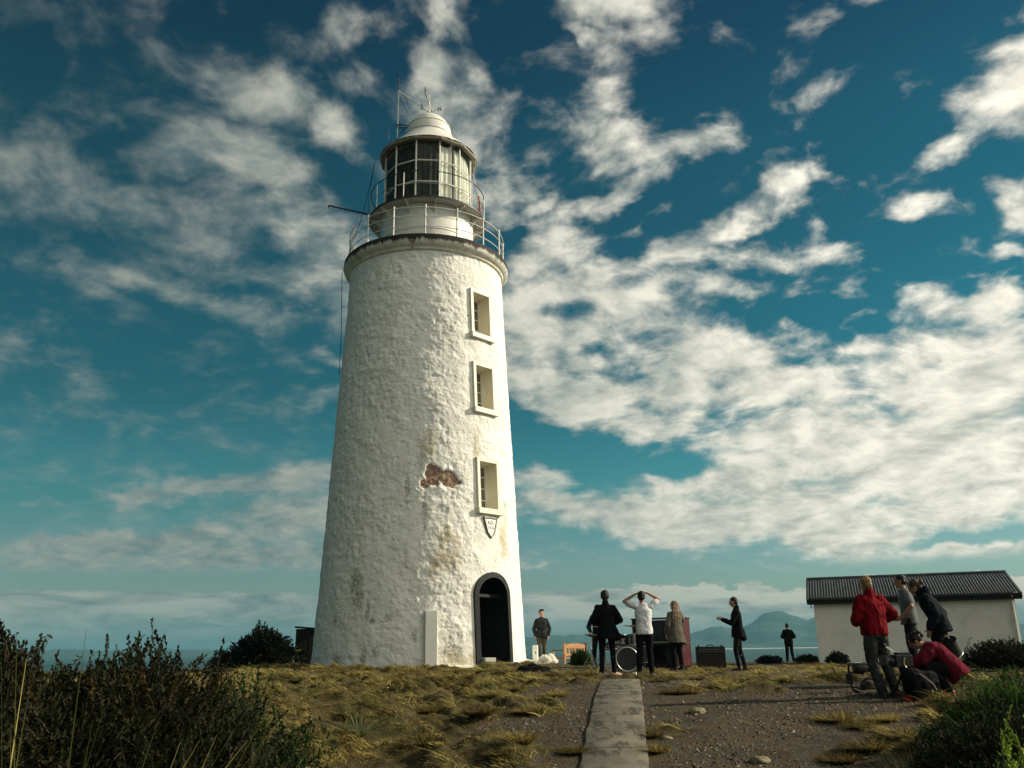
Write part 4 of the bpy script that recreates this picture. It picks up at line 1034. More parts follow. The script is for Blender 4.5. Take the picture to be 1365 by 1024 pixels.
# man with a patterned pullover, behind the white stones, facing the camera
SWT = bpy.data.materials.new('patterned_pullover'); T = NT(nt(SWT)); tc = T.n('ShaderNodeTexCoord').outputs['Object']
v = T.n('ShaderNodeTexVoronoi'); T.l(T.vm('MULTIPLY', tc, (1, 1, 1.6)), v.inputs['Vector']); v.inputs['Scale'].default_value = 22
T.out(T.mix(T.ramp(v.outputs['Distance'], .25, .35), (.10, .10, .085), (.016, .018, .020)), .95, T.bump(T.noise(tc, 60, 3), .01), 0, .1)
make_person('man in a dark patterned pullover and olive trousers looking down behind the white stones', spot(723, 880, 30), R(178), dict(look=(-15, -18), elR=(.26, -.05, 1.15), elL=(-.26, -.04, 1.15), wrR=(.22, .03, .92), wrL=(-.22, .03, .92),
            knR=(.08, .10, .52), knL=(-.07, -.02, .51), anR=(.05, .08, .10), anL=(-.08, -.12, .10), hiR=(.09, 0, .93)), SWT, dict(m=OLV, w=.9), BLKL, SKINp, HDK, ON, hem=.86, top_name='pullover', hair_style='tuft')
# drummer standing behind the kit
make_person('drummer in dark clothes bending behind the cymbals, half hidden by the black coat', spot(800, 884, 25.3), R(170), dict(look=(10, -25), waist=(0, .03, 1.10), chest=(0, .10, 1.27), neck=(0, .17, 1.44), head=(0, .25, 1.57), shR=(.160, .13, 1.37), shL=(-.160, .13, 1.37),
            elR=(.27, .17, 1.10), wrR=(.20, .36, .96), elL=(-.26, .20, 1.10), wrL=(-.12, .38, .96), knR=(.14, .05, .50), anR=(.17, -.08, .1), knL=(-.10, .12, .5), anL=(-.1, .10, .1)), NAVY, dict(m=CHAR, w=.95), BLKL, SKIN, HDK, ON, hem=.84)
# man in black coat seen from behind
make_person('man in a long black coat with one tan shoe, seen from behind before the drums', spot(811, 901, 19.5), R(-3), dict(look=(5, -6), elR=(.30, -.03, 1.16), elL=(-.29, -.03, 1.16), wrR=(.14, .20, 1.08), wrL=(-.14, .20, 1.08), hdR=(-1, .4, 0), hdL=(1, .4, 0),
            knL=(-.115, .02, .51), anL=(-.135, -.03, .09), knR=(.12, .05, .51), anR=(.13, .05, .09), ftR=(.85, .5, 0)), BLKF, dict(m=BLKF, w=.85), BLKL, SKIN, HDK, ON, sc=1.0, hem=.78, flare=.035, hair_style='cap', top_name='coat', cloth=.030,
            collar=True, tail=[((.08, -.02, 1.02), (.24, -.05, .80), .13, .07), ((.02, -.02, 1.02), (.12, -.03, .78), .14, .09), ((.16, -.04, .88), (.36, -.07, .80), .07, .025)], wid=1.05)
bpy.context.view_layer.update()
last = [o for o in COL.objects if o.name.startswith('shoe')][-2:]
for o in last:
    if o.data.vertices[0].co.x > 0: o.data.materials.clear(); o.data.materials.append(TAN); o['label'] = 'tan shoe pointing to the right'
# man in white t-shirt, hands on his head
rp_, hp = make_person('man in a white t-shirt seen from behind with both hands on his head', spot(862, 901, 19.5), R(4), dict(look=(8, 8), elR=(.37, .05, 1.60), elL=(-.40, .05, 1.56), wrR=(.16, .0, 1.71), wrL=(-.17, .0, 1.70), hdR=(-1, .15, .45), hdL=(1, .15, .45), palmR=(-.4, 0, -1), palmL=(.4, 0, -1),
            shR=(.165, -.005, 1.45), shL=(-.165, -.005, 1.45), knL=(-.12, .02, .51), anL=(-.16, -.02, .09), knR=(.10, .02, .51), anR=(.12, .0, .09), curl=.2, head=(-.02, .02, 1.65)), WHF, dict(m=BLKF, w=.95), BLKL, SKIN, HDK, ON, hem=.86, flare=.004, sleeve='short', top_name='t_shirt', cloth=.02, fold=.009)
# woman with long hair and beige coat
make_person('woman with long wavy hair in a beige coat before the piano', spot(904, 892, 23.6), R(25), dict(look=(-15, 5), elR=(.30, .10, 1.28), wrR=(.12, .13, 1.50), hdR=(-.5, .2, 1), elL=(-.25, -.02, 1.14), wrL=(-.22, .10, .92)), BEI, dict(m=BLKF, w=1.0), BLKL, SKINp, HLB, ON, sc=.99, hem=.70, flare=.045,
            hair_style='long', top_name='coat', cloth=.028, collar=True, tail=[((.06, -.02, .95), (.20, -.04, .72), .13, .08), ((.15, -.03, .82), (.27, -.05, .66), .06, .03)], fold=.012)
# man on the right in profile
rp_, hp = make_person('man in a black jacket in profile holding his hands up beside the amplifier', spot(988, 895, 22.6), R(82), dict(look=(5, -8), head=(0, .05, 1.655), elR=(.22, .08, 1.14), wrR=(.16, .30, 1.24), hdR=(-.1, 1, .25), elL=(-.20, .16, 1.14), wrL=(-.10, .38, 1.24), hdL=(.1, 1, .3), knL=(-.10, .10, .52), anL=(-.10, .05, .09), knR=(.1, -.02, .51), anR=(.1, -.12, .09), curl=.6),
            BLKF, dict(m=CHAR, w=.85), BLKL, SKINp, HDK, ON, hem=.80, flare=.02, top_name='jacket', collar=True, tail=[((0, -.04, .95), (0, -.13, .78), .13, .08)], shoe_h=.1)
# far man
make_person('man in dark clothes standing alone far off beyond the gravel', spot(1054, 883, 43), R(-10), dict(look=(0, -6), elR=(.30, .0, 1.16), elL=(-.28, .0, 1.16), wrR=(.12, .18, 1.1), wrL=(-.12, .18, 1.1), anR=(.15, 0, .09), anL=(-.14, 0, .09)), BLKF, dict(m=BLKF, w=1.1), BLKL, SKIN, HDK, ON, hem=.86, flare=.01, wid=1.1, cloth=.035)
# red fleece
make_person('man in a red fleece and loose jeans seen from behind, nearest of the people', spot(1178, 938, 13.25), R(14), dict(look=(-8, -6, -6), head=(-.035, .02, 1.645), neck=(-.015, -.01, 1.50), elR=(.34, -.02, 1.20), wrR=(.20, .19, 1.10), elL=(-.27, .02, 1.15), wrL=(-.14, .22, 1.08), hdR=(-1, .6, 0), hdL=(1, .5, 0),
            hiL=(-.09, 0, .93), knL=(-.06, .06, .50), anL=(-.02, -.04, .09), knR=(.17, .06, .51), anR=(.24, .02, .09), shR=(.168, -.005, 1.41), shL=(-.168, -.005, 1.41)), RED, dict(m=DENG, w=1.12), BRNL, SKINp, HBL, ON, sc=.965, hem=.90, flare=.0, collar=True, cloth=.042, wid=1.12, top_name='fleece', hair_style='short', fold=.016)
# grey t-shirt man in profile
make_person('man in a grey t-shirt in profile between the red fleece and the dark hood', spot(1225, 915, 16.0), R(62), dict(look=(-5, -6), head=(0, .07, 1.63), neck=(0, .03, 1.49), elR=(.25, -.08, 1.17), wrR=(.22, .12, 1.0), elL=(-.24, -.08, 1.17), wrL=(-.2, .10, .98), hdL=(0, 1, -.3)), GRYF, dict(m=CHAR, w=1.1), BLKL, SKIN, HDK, ON, sc=.97, hem=.86, sleeve='short', top_name='t_shirt')
# hoodie man leaning
make_person('person in a dark hooded jacket leaning over and carrying a black drum case', spot(1262, 925, 15.0), R(62), dict(look=(-4, -22), pelvis=(0, -.06, .95), waist=(0, -.03, 1.10), chest=(0, .06, 1.28), neck=(0, .16, 1.46), head=(0, .25, 1.58), shR=(.160, .10, 1.38), shL=(-.160, .10, 1.38),
            elR=(.24, -.09, 1.14), wrR=(.20, -.10, .93), elL=(-.24, -.02, 1.12), wrL=(-.2, .10, .9), hdR=(0, -.2, -1)), NAVY, dict(m=BLKF, w=1.1), BLKL, SKIN, HBR, ON, sc=1.0, hem=.84, flare=.02, cloth=.045, wid=1.12, collar='hood', hair_style='bun', fold=.012)
# crouching person
make_person('person in a magenta jacket with dark curly hair crouching behind the camera rig', spot(1268, 936, 13.4), R(68), dict(look=(0, -30), pelvis=(0, -.10, .36), waist=(0, -.02, .47), chest=(0, .10, .60), neck=(0, .24, .70), head=(0, .36, .76), shR=(.158, .16, .66), shL=(-.158, .16, .66),
            elR=(.25, .30, .50), wrR=(.18, .50, .42), elL=(-.25, .30, .50), wrL=(-.18, .50, .42), hdR=(-.1, 1, 0), hdL=(.1, 1, 0), hiR=(.10, -.08, .33), hiL=(-.10, -.08, .33), knR=(.22, .30, .42), knL=(-.22, .30, .42), anR=(.18, .02, .09), anL=(-.18, .02, .09)),
            MAG, dict(m=BLKF, w=1.1), REDS, SKIN, HDK, ON, hem=.82, flare=.03, cloth=.045, wid=1.15, hair_style='messy', fold=.012)
# ------------------------------------------------------------------ hut
HA = R(-20); hx = V3((math.cos(HA), math.sin(HA), 0)); hy = V3((-hx.y, hx.x, 0))
HP = at(1093, 884, 35); HP.z = -.12; HL, HW, HH = 7.0, 4.4, 2.47
hut = empty('hut', HP, HA, 'low white brick hut with a dark corrugated roof', 'hut')
def m_brick():
    m = bpy.data.materials.new('white_painted_brick'); T = NT(nt(m)); tc = T.n('ShaderNodeTexCoord').outputs['Object']
    s = T.n('ShaderNodeSeparateXYZ'); T.l(tc, s.inputs[0]); cb = T.n('ShaderNodeCombineXYZ'); T.l(T.math('ADD', s.outputs[0], s.outputs[1]), cb.inputs[0]); T.l(s.outputs[2], cb.inputs[1])
    b = T.n('ShaderNodeTexBrick'); T.l(cb.outputs[0], b.inputs['Vector']); b.inputs['Scale'].default_value = 1.0; b.inputs['Brick Width'].default_value = .24; b.inputs['Row Height'].default_value = .086; b.inputs['Mortar Size'].default_value = .008; b.inputs['Mortar Smooth'].default_value = .4
    n = T.noise(tc, 1.5, 5, .65); c = T.mix(T.ramp(n, .3, .7), (.60, .59, .53), (.76, .745, .68))
    drt = T.math('MULTIPLY', b.outputs['Fac'], T.ramp(n, .50, .66, .03, .6)); c = T.mix(drt, c, (.25, .23, .19))
    c = T.mix(T.ramp(T.noise(tc, 5, 6, .7), .62, .75, 0, .4), c, (.22, .19, .14))
    T.out(c, .85, T.bump(T.math('ADD', T.math('MULTIPLY', b.outputs['Fac'], -.45), T.math('MULTIPLY', T.noise(tc, 40, 3), .3)), .012), 0, .2); return m
BRK = m_brick()
m_ = MB(); rise = .80; bot = -.5
g_ = [(0, bot), (HW, bot), (HW, HH), (HW / 2, HH + rise), (0, HH)]
Mg = Matrix(((0, 0, 1, 0), (1, 0, 0, 0), (0, 1, 0, 0), (0, 0, 0, 1)))
m_.prism(g_, 0, HL, Mg); m_.build('wall', BRK, hut)
def m_iron():
    m = bpy.data.materials.new('corrugated_iron'); T = NT(nt(m)); tc = T.n('ShaderNodeTexCoord').outputs['Object']
    c = T.mix(T.ramp(T.noise(T.vm('MULTIPLY', tc, (1, .2, 1)), 4, 5, .6), .3, .7), (.045, .052, .054), (.085, .092, .092))
    c = T.mix(T.ramp(T.noise(tc, 9, 5, .7), .62, .75, 0, .5), c, (.09, .055, .035))
    T.out(c, .42, T.bump(T.noise(tc, 30, 3), .003), .35, .5); return m
IRON = m_iron()
ov = .22; pitch = math.atan2(rise, HW / 2); th = .02
for sgn_ in (0, 1):
    nx = 900; xs_ = np.linspace(-ov, HL + ov, nx); wv_ = .014 * np.sin(xs_ * 2 * PI / .105)
    L_ = HW / 2 + ov; V = []
    for q, (t0) in enumerate((-ov, HW / 2)):
        zc = HH + t0 * math.tan(pitch) + .07; y = t0 if sgn_ == 0 else HW - t0
        V.append(np.stack([xs_, np.full(nx, y), zc + wv_], 1))
    lo = [v - np.array([0, 0, .012]) for v in V]
    allv = np.concatenate(V + lo); i = np.arange(nx - 1)
    def strip(a, b): return np.stack([a * nx + i, a * nx + i + 1, b * nx + i + 1, b * nx + i], 1)
    F = np.concatenate([strip(0, 1), strip(3, 2), strip(2, 0)])
    np_mesh('roof', allv, F, IRON, hut)
m_ = MB(); m_.tube([V3((-ov, HW / 2, HH + rise + .085)), V3((HL + ov, HW / 2, HH + rise + .085))], .06, 10); m_.build('ridge_cap', IRON, hut, smooth=60)
DFA = mat('dark_fascia_paint', (.014, .014, .015), .6, var=.3)
fz = HH - ov * math.tan(pitch)
m_ = MB(); m_.box((HL / 2, -ov + .02, fz - .07), (HL + 2 * ov, .03, .23)); m_.build('fascia', DFA, hut)
m_ = MB(); m_.box((HL / 2, -ov - .06, fz + .0), (HL + 2 * ov, .11, .09), None, .02); m_.build('gutter', DFA, hut)
m_ = MB(); m_.box((HL / 2, -ov / 2, fz - .15), (HL + 2 * ov - .04, ov, .02)); m_.build('soffit', DFA, hut)
for x_ in (-ov, HL + ov):
    for s in (0, 1):
        m_ = MB(); a_ = V3((x_, -ov - .02 if s == 0 else HW + ov + .02, fz + .02)); b_ = V3((x_, HW / 2, HH + rise + .04)); d_ = b_ - a_
        Rb = Matrix(((1, 0, 0), (0, d_.y / d_.length, -d_.z / d_.length), (0, d_.z / d_.length, d_.y / d_.length)))
        m_.box((a_ + b_) / 2 - V3((0, 0, .07)), (.035 + .004 * s, d_.length, .20), Rb); m_.build('bargeboard', DFA, hut)
m_ = MB(); m_.cyl((HL - .10, -.07, -.4), (HL - .10, -.07, fz - .16), .04, .04, 10); m_.cyl((HL - .10, -.07, fz - .16), (HL - .10, -ov - .04, fz - .02), .04, .04, 10); m_.build('downpipe', WHTc, hut, smooth=60)

# ------------------------------------------------------------------ upright piano
LAC = mat('black_lacquer', (.010, .009, .009), .25, var=.3, spec=.5); MAH = mat('mahogany_lacquer', (.060, .007, .009), .35, var=.25, scale=3, spec=.5); IVO = mat('ivory_keys', (.55, .52, .43), .4, var=.1)
pc = at(884, 893, 24.8); pc.z = gf(pc.x, pc.y) + .02
pn = empty('piano', pc, R(-36), 'upright piano with burgundy side panels standing behind the woman in the beige coat', 'piano')
W_, D_, H_ = 1.46, .60, 1.30
for s in (-1, 1):
    m_ = MB(); m_.box((s * (W_ / 2 - .02), 0, H_ / 2 + .05), (.045, D_, H_ - .06), None, .006); m_.build('side_panel', MAH, pn)
    m_ = MB(); m_.box((s * (W_ / 2 - .035), -D_ / 2 - .13, .66), (.05, .28, .16), None, .01); m_.box((s * (W_ / 2 - .035), -D_ / 2 - .22, .32), (.05, .06, .56), None, .01); m_.box((s * (W_ / 2 - .035), -D_ / 2 - .12, .05), (.055, .30, .07), None, .01); m_.build('leg', MAH, pn)
m_ = MB(); m_.box((0, 0, H_ + .035), (W_ + .04, D_ + .04, .03), None, .006); m_.build('lid', MAH, pn)
m_ = MB(); m_.box((0, -D_ / 2 + .05, 1.00), (W_ - .10, .03, .56), None, .004)
for q in (-1, 0, 1): m_.box((q * .44, -D_ / 2 + .03, 1.0), (.40, .02, .42), None, .004)
m_.build('upper_panel', LAC, pn)
m_ = MB(); m_.box((0, -D_ / 2 + .03, .34), (W_ - .10, .03, .50), None, .004); m_.box((0, -D_ / 2 + .01, .34), (W_ - .34, .02, .36), None, .004); m_.build('lower_panel', LAC, pn)
m_ = MB(); m_.box((0, .0, .07), (W_ - .10, D_ - .02, .08)); m_.box((0, .26, .7), (W_ - .10, .03, 1.2)); m_.build('back_frame', LAC, pn)
m_ = MB(); m_.box((0, -D_ / 2 - .12, .66), (W_ - .12, .26, .06), None, .004); kb = m_.build('key_bed', LAC, pn)
m_ = MB(); m_.box((0, -D_ / 2 - .15, .705), (W_ - .20, .15, .025)); k_ = m_.build('white_keys', IVO, kb)
m_ = MB()
for q in range(36):
    if q % 7 in (2, 6): continue
    m_.box((-.61 + q * .0355, -D_ / 2 - .115, .724), (.012, .09, .014))
o_ = m_.build('black_keys', LAC, kb); o_['kind'] = 'stuff'
m_ = MB(); m_.box((0, -D_ / 2 - .005, .80), (W_ - .12, .03, .15), Matrix.Rotation(R(-12), 3, 'X'), .004); m_.build('fallboard', LAC, pn)
for q in (-.08, .08):
    m_ = MB(); m_.tube([(q, -D_ / 2, .10), (q, -D_ / 2 - .08, .09), (q, -D_ / 2 - .14, .07)], [.012, .014, .02], 8); m_.build('pedal', mat('brass', (.5, .36, .14), .35, metal=.9), pn, smooth=60)

# ------------------------------------------------------------------ drum kit
CHR = mat('chrome', (.40, .40, .39), .38, metal=1.0, var=.15, spec=.5); CYM = mat('bronze_cymbal', (.34, .25, .12), .3, metal=.9, var=.3); DRS = mat('drum_shell', (.020, .018, .018), .25, var=.3, spec=.6); HEADB = mat('black_drum_head', (.010, .010, .011), .5, var=.2); HEADW = mat('coated_drum_head', (.6, .6, .56), .6, var=.1)
DG = 'drum kit standing on the gravel'
def drum(name, label, c, r, h, tilt_axis, mats, lugs=8, group=DG, legs=None, spurs=False):
    """c = centre of the front head; axis along tilt_axis"""
    root = empty(name, (c[0], c[1], gf(c[0], c[1])), 0, label, 'drum', group); z0 = root.location.z
    ax = V3(tilt_axis).normalized(); u, v, _ = basis(ax); c0 = V3((0, 0, c[2] - z0))
    m_ = MB(); m_.cyl(c0, c0 + ax * h, r, r, 40); sh = m_.build('shell', DRS, root, smooth=40)
    for k, (hh, mm) in enumerate(((-.004, mats[0]), (h + .004, mats[1]))):
        m_ = MB(); a_ = c0 + ax * hh; m_.cyl(a_ - ax * .004, a_ + ax * .004, r * .97, r * .97, 40); m_.build('drum_head', mm, root, smooth=40)
        m_ = MB(); m_.tube([a_ + (u * math.cos(t) + v * math.sin(t)) * r * 1.02 for t in [2 * PI * q / 40 for q in range(40)]], .014 if r > .2 else .010, 8, closed=True); m_.build('hoop', CHR, root, smooth=60)
    for q in range(lugs):
        t = 2 * PI * (q + .5) / lugs; p = (u * math.cos(t) + v * math.sin(t)) * (r * 1.03)
        m_ = MB(); m_.cyl(c0 + p + ax * .0, c0 + p + ax * h, .005, .005, 6); m_.ball(c0 + p + ax * h * .5, .018, 8); m_.build('lug', CHR, root, smooth=60)
    if legs:
        for q in range(3):
            t = 2 * PI * q / 3 + .5; p = V3((math.cos(t), math.sin(t), 0)) * r * 1.06; m_ = MB(); m_.cyl(V3((p.x, p.y, .01)), V3((p.x, p.y, c[2] - z0 - .05)), .010, .010, 8); m_.ball((p.x, p.y, .015), .02, 8); m_.build('leg', CHR, root, smooth=60)
    if spurs:
        for s in (-1, 1):
            m_ = MB(); m_.cyl(c0 + V3((s * r * .95, .12, -.05)), V3((s * (r + .16), -.02, .012)), .011, .009, 8); m_.ball((s * (r + .16), -.02, .014), .016, 8); m_.build('leg', CHR, root, smooth=60)
    return root
kx = at(837, 896, 23.0); zg = gf(kx.x, kx.y)
drum('bass_drum', 'large bass drum with a black front head and chrome hoop on its side', (kx.x, kx.y, zg + .30), .285, .42, (-.18, 1, 0), (HEADB, HEADW), 10, spurs=True)
p = at(828, 872, 23.3); drum('tom_drum', 'small rack tom drum left above the bass drum', (p.x, p.y, zg + .66), .155, .22, (.1, .25, 1), (HEADW, HEADW), 6)
p = at(844.5, 872, 23.25); drum('tom_drum', 'rack tom drum right above the bass drum beside the white t-shirt', (p.x, p.y, zg + .62), .175, .26, (-.05, .2, 1), (HEADW, HEADW), 6)
p = at(815, 885, 24.2); drum('snare_drum', 'chrome snare drum seen between the legs of the man in the black coat', (p.x, p.y, zg + .55), .18, .15, (0, .1, 1), (HEADW, HEADW), 8, legs=True)
p = at(858, 885, 24.3); drum('floor_tom', 'deep floor tom drum on three legs behind the white t-shirt man', (p.x, p.y, zg + .20), .20, .40, (0, 0, 1), (HEADW, HEADW), 8, legs=True)
m_ = MB()
def cym_stand(label, X, D, h, r, tilt, hihat=False, boom=0.0):
    p = at(X, 892, D); z = gf(p.x, p.y); root = empty('cymbal_stand', (p.x, p.y, z), random.uniform(0, 2), label, 'cymbal stand', 'cymbal stands around the drum kit')
    m_ = MB(); m_.cyl((0, 0, .16), (0, 0, h * .6), .014, .014, 8); m_.cyl((0, 0, h * .58), (boom * .3, 0, h + .03), .009, .009, 8); m_.ball((0, 0, h * .6), .024, 8); m_.ball((0, 0, .34), .022, 8); m_.build('pole', CHR, root, smooth=60)
    for q in range(3):
        t = 2 * PI * q / 3; d_ = V3((math.cos(t), math.sin(t), 0)); m_ = MB(); m_.cyl(V3((0, 0, .38)) + d_ * .02, d_ * .28 + V3((0, 0, .015)), .010, .010, 6); m_.cyl((0, 0, .17), d_ * .15 + V3((0, 0, .20)), .007, .007, 6); m_.ball(d_ * .28 + V3((0, 0, .018)), .018, 8); m_.build('leg', CHR, root, smooth=60)
    for k in range(2 if hihat else 1):
        m_ = MB(); s_ = -1 if k else 1; pr = [(.012, .028 * s_), (.035, .022 * s_), (.05, .008 * s_), (r * .6, .0), (r, -.014 * s_), (r, -.017 * s_), (r * .6, -.003), (.05, .004 * s_), (.012, .02 * s_)]
        m_.lathe(pr, 40); o = m_.build('cymbal', CYM, root, smooth=60); o.location = (boom * .3, 0, h - k * .035); o.rotation_euler = (tilt if not hihat else 0, .08, 0)
    return root
cym_stand('hi-hat cymbal pair on a chrome stand, leftmost of the kit beside the green bush', 789, 23.4, .88, .18, 0, True)
cym_stand('crash cymbal on a tall chrome stand right behind the black coat', 802, 24.2, 1.08, .20, .2)
cym_stand('thin ride cymbal on a stand between the black coat and the white t-shirt', 846, 24.4, 1.14, .24, .12)
p = at(806, 900, 22.6)
q_ = spot(801.5, 893, 22.4); ms_ = empty('microphone_stand', q_, 0, 'silver microphone stand left of the black trousers, on a tripod base', 'stand')
m_ = MB(); m_.cyl((0, 0, .08), (0, 0, .98), .012, .010, 8); m_.ball((0, 0, .62), .025, 8); m_.build('pole', CHR, ms_, smooth=60)
for q in range(3):
    t = 2 * PI * q / 3 + .4; d_ = V3((math.cos(t), math.sin(t), 0)); m_ = MB(); m_.cyl((0, 0, .22), d_ * .26 + V3((0, 0, .012)), .009, .009, 6); m_.build('leg', DST, ms_, smooth=60)
m_ = MB(); m_.cyl((0, 0, .96), (0, -.10, 1.03), .012, .016, 8); m_.ball((0, -.12, 1.045), .026, 10); m_.build('microphone', mat('microphone_black', (.03, .03, .03), .4), ms_, smooth=60)

# ------------------------------------------------------------------ amplifier
p = at(948.5, 891, 25.0); p.z = gf(p.x, p.y) + .01
TOL = mat('black_tolex', (.013, .012, .013), .7, var=.3, bump=.002, bscale=200); GRL = mat('grille_cloth', (.022, .018, .020), .9, var=.3)
am_ = empty('amplifier', p, R(-6), 'black guitar amplifier with a top handle standing on the gravel', 'amplifier')
m_ = MB(); m_.box((0, 0, .29), (.78, .30, .55), None, .012); m_.build('cabinet', TOL, am_)
m_ = MB(); m_.box((0, -.152, .215), (.70, .02, .36)); m_.build('grille', GRL, am_)
m_ = MB(); m_.box((0, -.155, .43), (.70, .02, .012)); m_.build('trim_strip', mat('worn_silver_trim', (.20, .19, .17), .4, metal=.5), am_)
m_ = MB(); m_.box((0, -.152, .49), (.70, .018, .08)); cp = m_.build('control_panel', mat('control_panel', (.03, .028, .028), .4), am_)
for q in range(8):
    m_ = MB(); m_.cyl((-.28 + q * .07, -.16, .49), (-.28 + q * .07, -.185, .49), .014, .011, 10); m_.build('knob', CHR, cp, smooth=50)
m_ = MB(); m_.tube([(-.10, 0, .565), (-.07, 0, .60), (0, 0, .612), (.07, 0, .60), (.10, 0, .565)], .012, 8); m_.build('handle', TOL, am_, smooth=60)
for s in (-1, 1):
    m_ = MB(); m_.box((s * .31, 0, .580), (.05, .05, .045), None, .01); m_.build('bracket', TOL, am_)
for sx in (-1, 1):
    for sy in (-1, 1):
        m_ = MB(); m_.cyl((sx * .33, sy * .11, -.02), (sx * .33, sy * .11, .02), .02, .025, 8); m_.build('foot', TOL, am_)

# ------------------------------------------------------------------ garden bench
WOOD = mat('varnished_orange_wood', (.46, .22, .085), .55, var=.25, scale=8); WOODD = mat('dark_stained_wood', (.10, .045, .022), .6, var=.3)
p = at(760, 884, 29.5); p.z = gf(p.x, p.y) - .12
bn = empty('bench', p, R(-135), 'varnished wooden slatted bench seen from its back beyond the grass', 'bench')
BW = 1.12
m_ = MB()
top_ = [(-BW / 2 + .05, .70)] + [(-BW / 2 + .05 + (BW - .1) * i / 16, .80 + .045 * math.sin(PI * i / 16)) for i in range(17)] + [(BW / 2 - .05, .70)]
Mb = Matrix(((1, 0, 0, 0), (0, 0, 1, 0), (0, 1, 0, 0), (0, 0, 0, 1)))
m_.prism(top_, .215, .25, Mb); m_.box((0, .232, .50), (BW - .1, .035, .07)); bk_ = m_.build('backrest', WOOD, bn)
for i in range(7):
    m_ = MB(); m_.box((-BW / 2 + .115 + (BW - .23) * i / 6, .232, .618), (.06, .02, .17)); m_.build('slat', WOOD, bk_)
m_ = MB(); 
for i in range(5): m_.box((0, -.22 + .10 * i, .41), (BW - .04, .085, .025))
m_.box((0, .0, .385), (BW - .1, .42, .026)); m_.build('seat', WOOD, bn)
for sx in (-1, 1):
    for sy, hh in ((-.24, .62), (.24, .86)):
        m_ = MB(); m_.box((sx * (BW / 2 - .03), sy, hh / 2), (.06, .06, hh)); m_.build('leg', WOODD if sx < 0 else WOOD, bn)
    m_ = MB(); m_.box((sx * (BW / 2 - .03), -.02, .635), (.07, .52, .03), None, .006); m_.build('armrest', WOODD, bn)

# ------------------------------------------------------------------ small things round the tower
p = at(714, 886, 27.5); p.z = gf(p.x, p.y)
m_ = MB(); m_.box((0, 0, .29), (.15, .14, .66), None, .012); wp = m_.build('marker_post', WHTc); wp.location = p; wp.rotation_euler = (0, 0, R(-12)); tag(wp, 'short square white post with a small dark mark, right of the lighthouse', 'post')
m_ = MB(); m_.box((.02, -.0715, .40), (.035, .004, .075)); m_.build('mark_plate', mat('mark_grey', (.12, .12, .12), .6), wp)
def rock(name, label, cat, X, D, size, mt, seed, rz=0, dz=0.0, group=None, noise_=.22, pos=None):
    p = at(X, 880, D) if pos is None else V3(pos); p.z = gf(p.x, p.y) + dz
    bm = bmesh.new(); bmesh.ops.create_icosphere(bm, subdivisions=4, radius=1); me = bpy.data.meshes.new(name)
    V = np.array([v.co[:] for v in bm.verts]); n = fbm(V, 1.1, 4, .5, seed); V2 = V * (1 + noise_ * n * 1.6)[:, None]
    for v, c in zip(bm.verts, V2): v.co = (c[0] * size[0], c[1] * size[1], c[2] * size[2] + size[2] * .55)
    for f in bm.faces: f.smooth = True
    bm.to_mesh(me); bm.free(); me.materials.append(mt); o = link_mesh(name, me); o.location = p; o.rotation_euler = (0, 0, rz); return tag(o, label, cat, group)
WRK = m_conc('whitewashed_stone', (.50, .48, .40), (.72, .69, .60), 3.0, .01)
rock('stone', 'rounded whitewashed stone, left of the pair at the feet of the man in the pullover', 'stone', 725, 26.5, (.19, .17, .20), WRK, 3.0, noise_=.42)
rock('stone', 'whitewashed stone, right of the pair at the feet of the man in the pullover', 'stone', 735, 26.8, (.20, .18, .20), WRK, 8.0, .5, noise_=.42)
# slumped black bag
def bag():
    p = spot(713, 905, 18.6); root = empty('duffel_bag', p, R(6), 'slumped black duffel bag lying on the grass before the doorstep', 'bag')
    m_ = MB(); m_.ball((0, 0, .10), (.36, .17, .125), 20); m_.ball((-.22, .0, .12), (.16, .15, .13), 14); m_.ball((.20, .02, .10), (.18, .14, .12), 14); m_.box((0, 0, .07), (.62, .26, .12), None, .03)
    b_ = remeshed('bag_body', m_, fabric('black_nylon', (.007, .007, .008), .3, .9), root, .015, 3, .018, 7, 5.0, (1, 1, 1))
    for s in (-1, 1):
        m_ = MB(); m_.tube([(-.14, s * .08, .19), (-.12, s * .10, .25), (0, s * .12, .27), (.12, s * .10, .24), (.14, s * .08, .19)], .012, 6); m_.build('handle', BLKF, root, smooth=60)
    m_ = MB(); m_.box((-.12, -.185, .09), (.09, .012, .04), Matrix.Rotation(.2, 3, 'Y')); m_.build('tag_patch', mat('pale_patch', (.25, .25, .24), .7), root)
bag()
# white hose end and cables
m_ = MB(); p = spot(838, 904, 18.0); g = lambda X, Y, D, h=.02: spot(X, Y, D) + V3((0, 0, h))
m_.tube([g(842, 899, 18.9), g(845, 901, 18.6, .05), g(847.5, 904, 18.3, .04), g(848.5, 908, 17.8, .025), g(848, 909, 17.6, .02)], .013, 8)
tag(m_.build('hose', mat('white_hose', (.62, .60, .52), .5), smooth=60), 'short end of a pale hose curving onto the far end of the concrete path', 'hose')
for k, (pts, lb) in enumerate((([(868, 897, 22), (890, 896, 22.6), (905, 897, 22.0), (930, 896, 22.6), (950, 893, 24.4)], 'black cable lying on the gravel from the piano to the amplifier'), ([(1010, 884, 33), (1022, 890, 27), (1032, 893, 25), (1040, 897, 22.5)], 'pale cable lying on the gravel right of the man in profile'))):
    m_ = MB(); P_ = []
    for a, b in zip(pts[:-1], pts[1:]):
        for t in np.linspace(0, 1, 8, endpoint=False): x, y, d_ = [a[i] * (1 - t) + b[i] * t for i in range(3)]; P_.append(g(x, y, d_, .015) + V3((0, .04 * math.sin(t * 9 + k), 0)))
    m_.tube(P_, .009 if k == 0 else .014, 6); tag(m_.build('cable', BLKF if k == 0 else mat('pale_cable', (.34, .31, .24), .6), smooth=60), lb, 'cable')

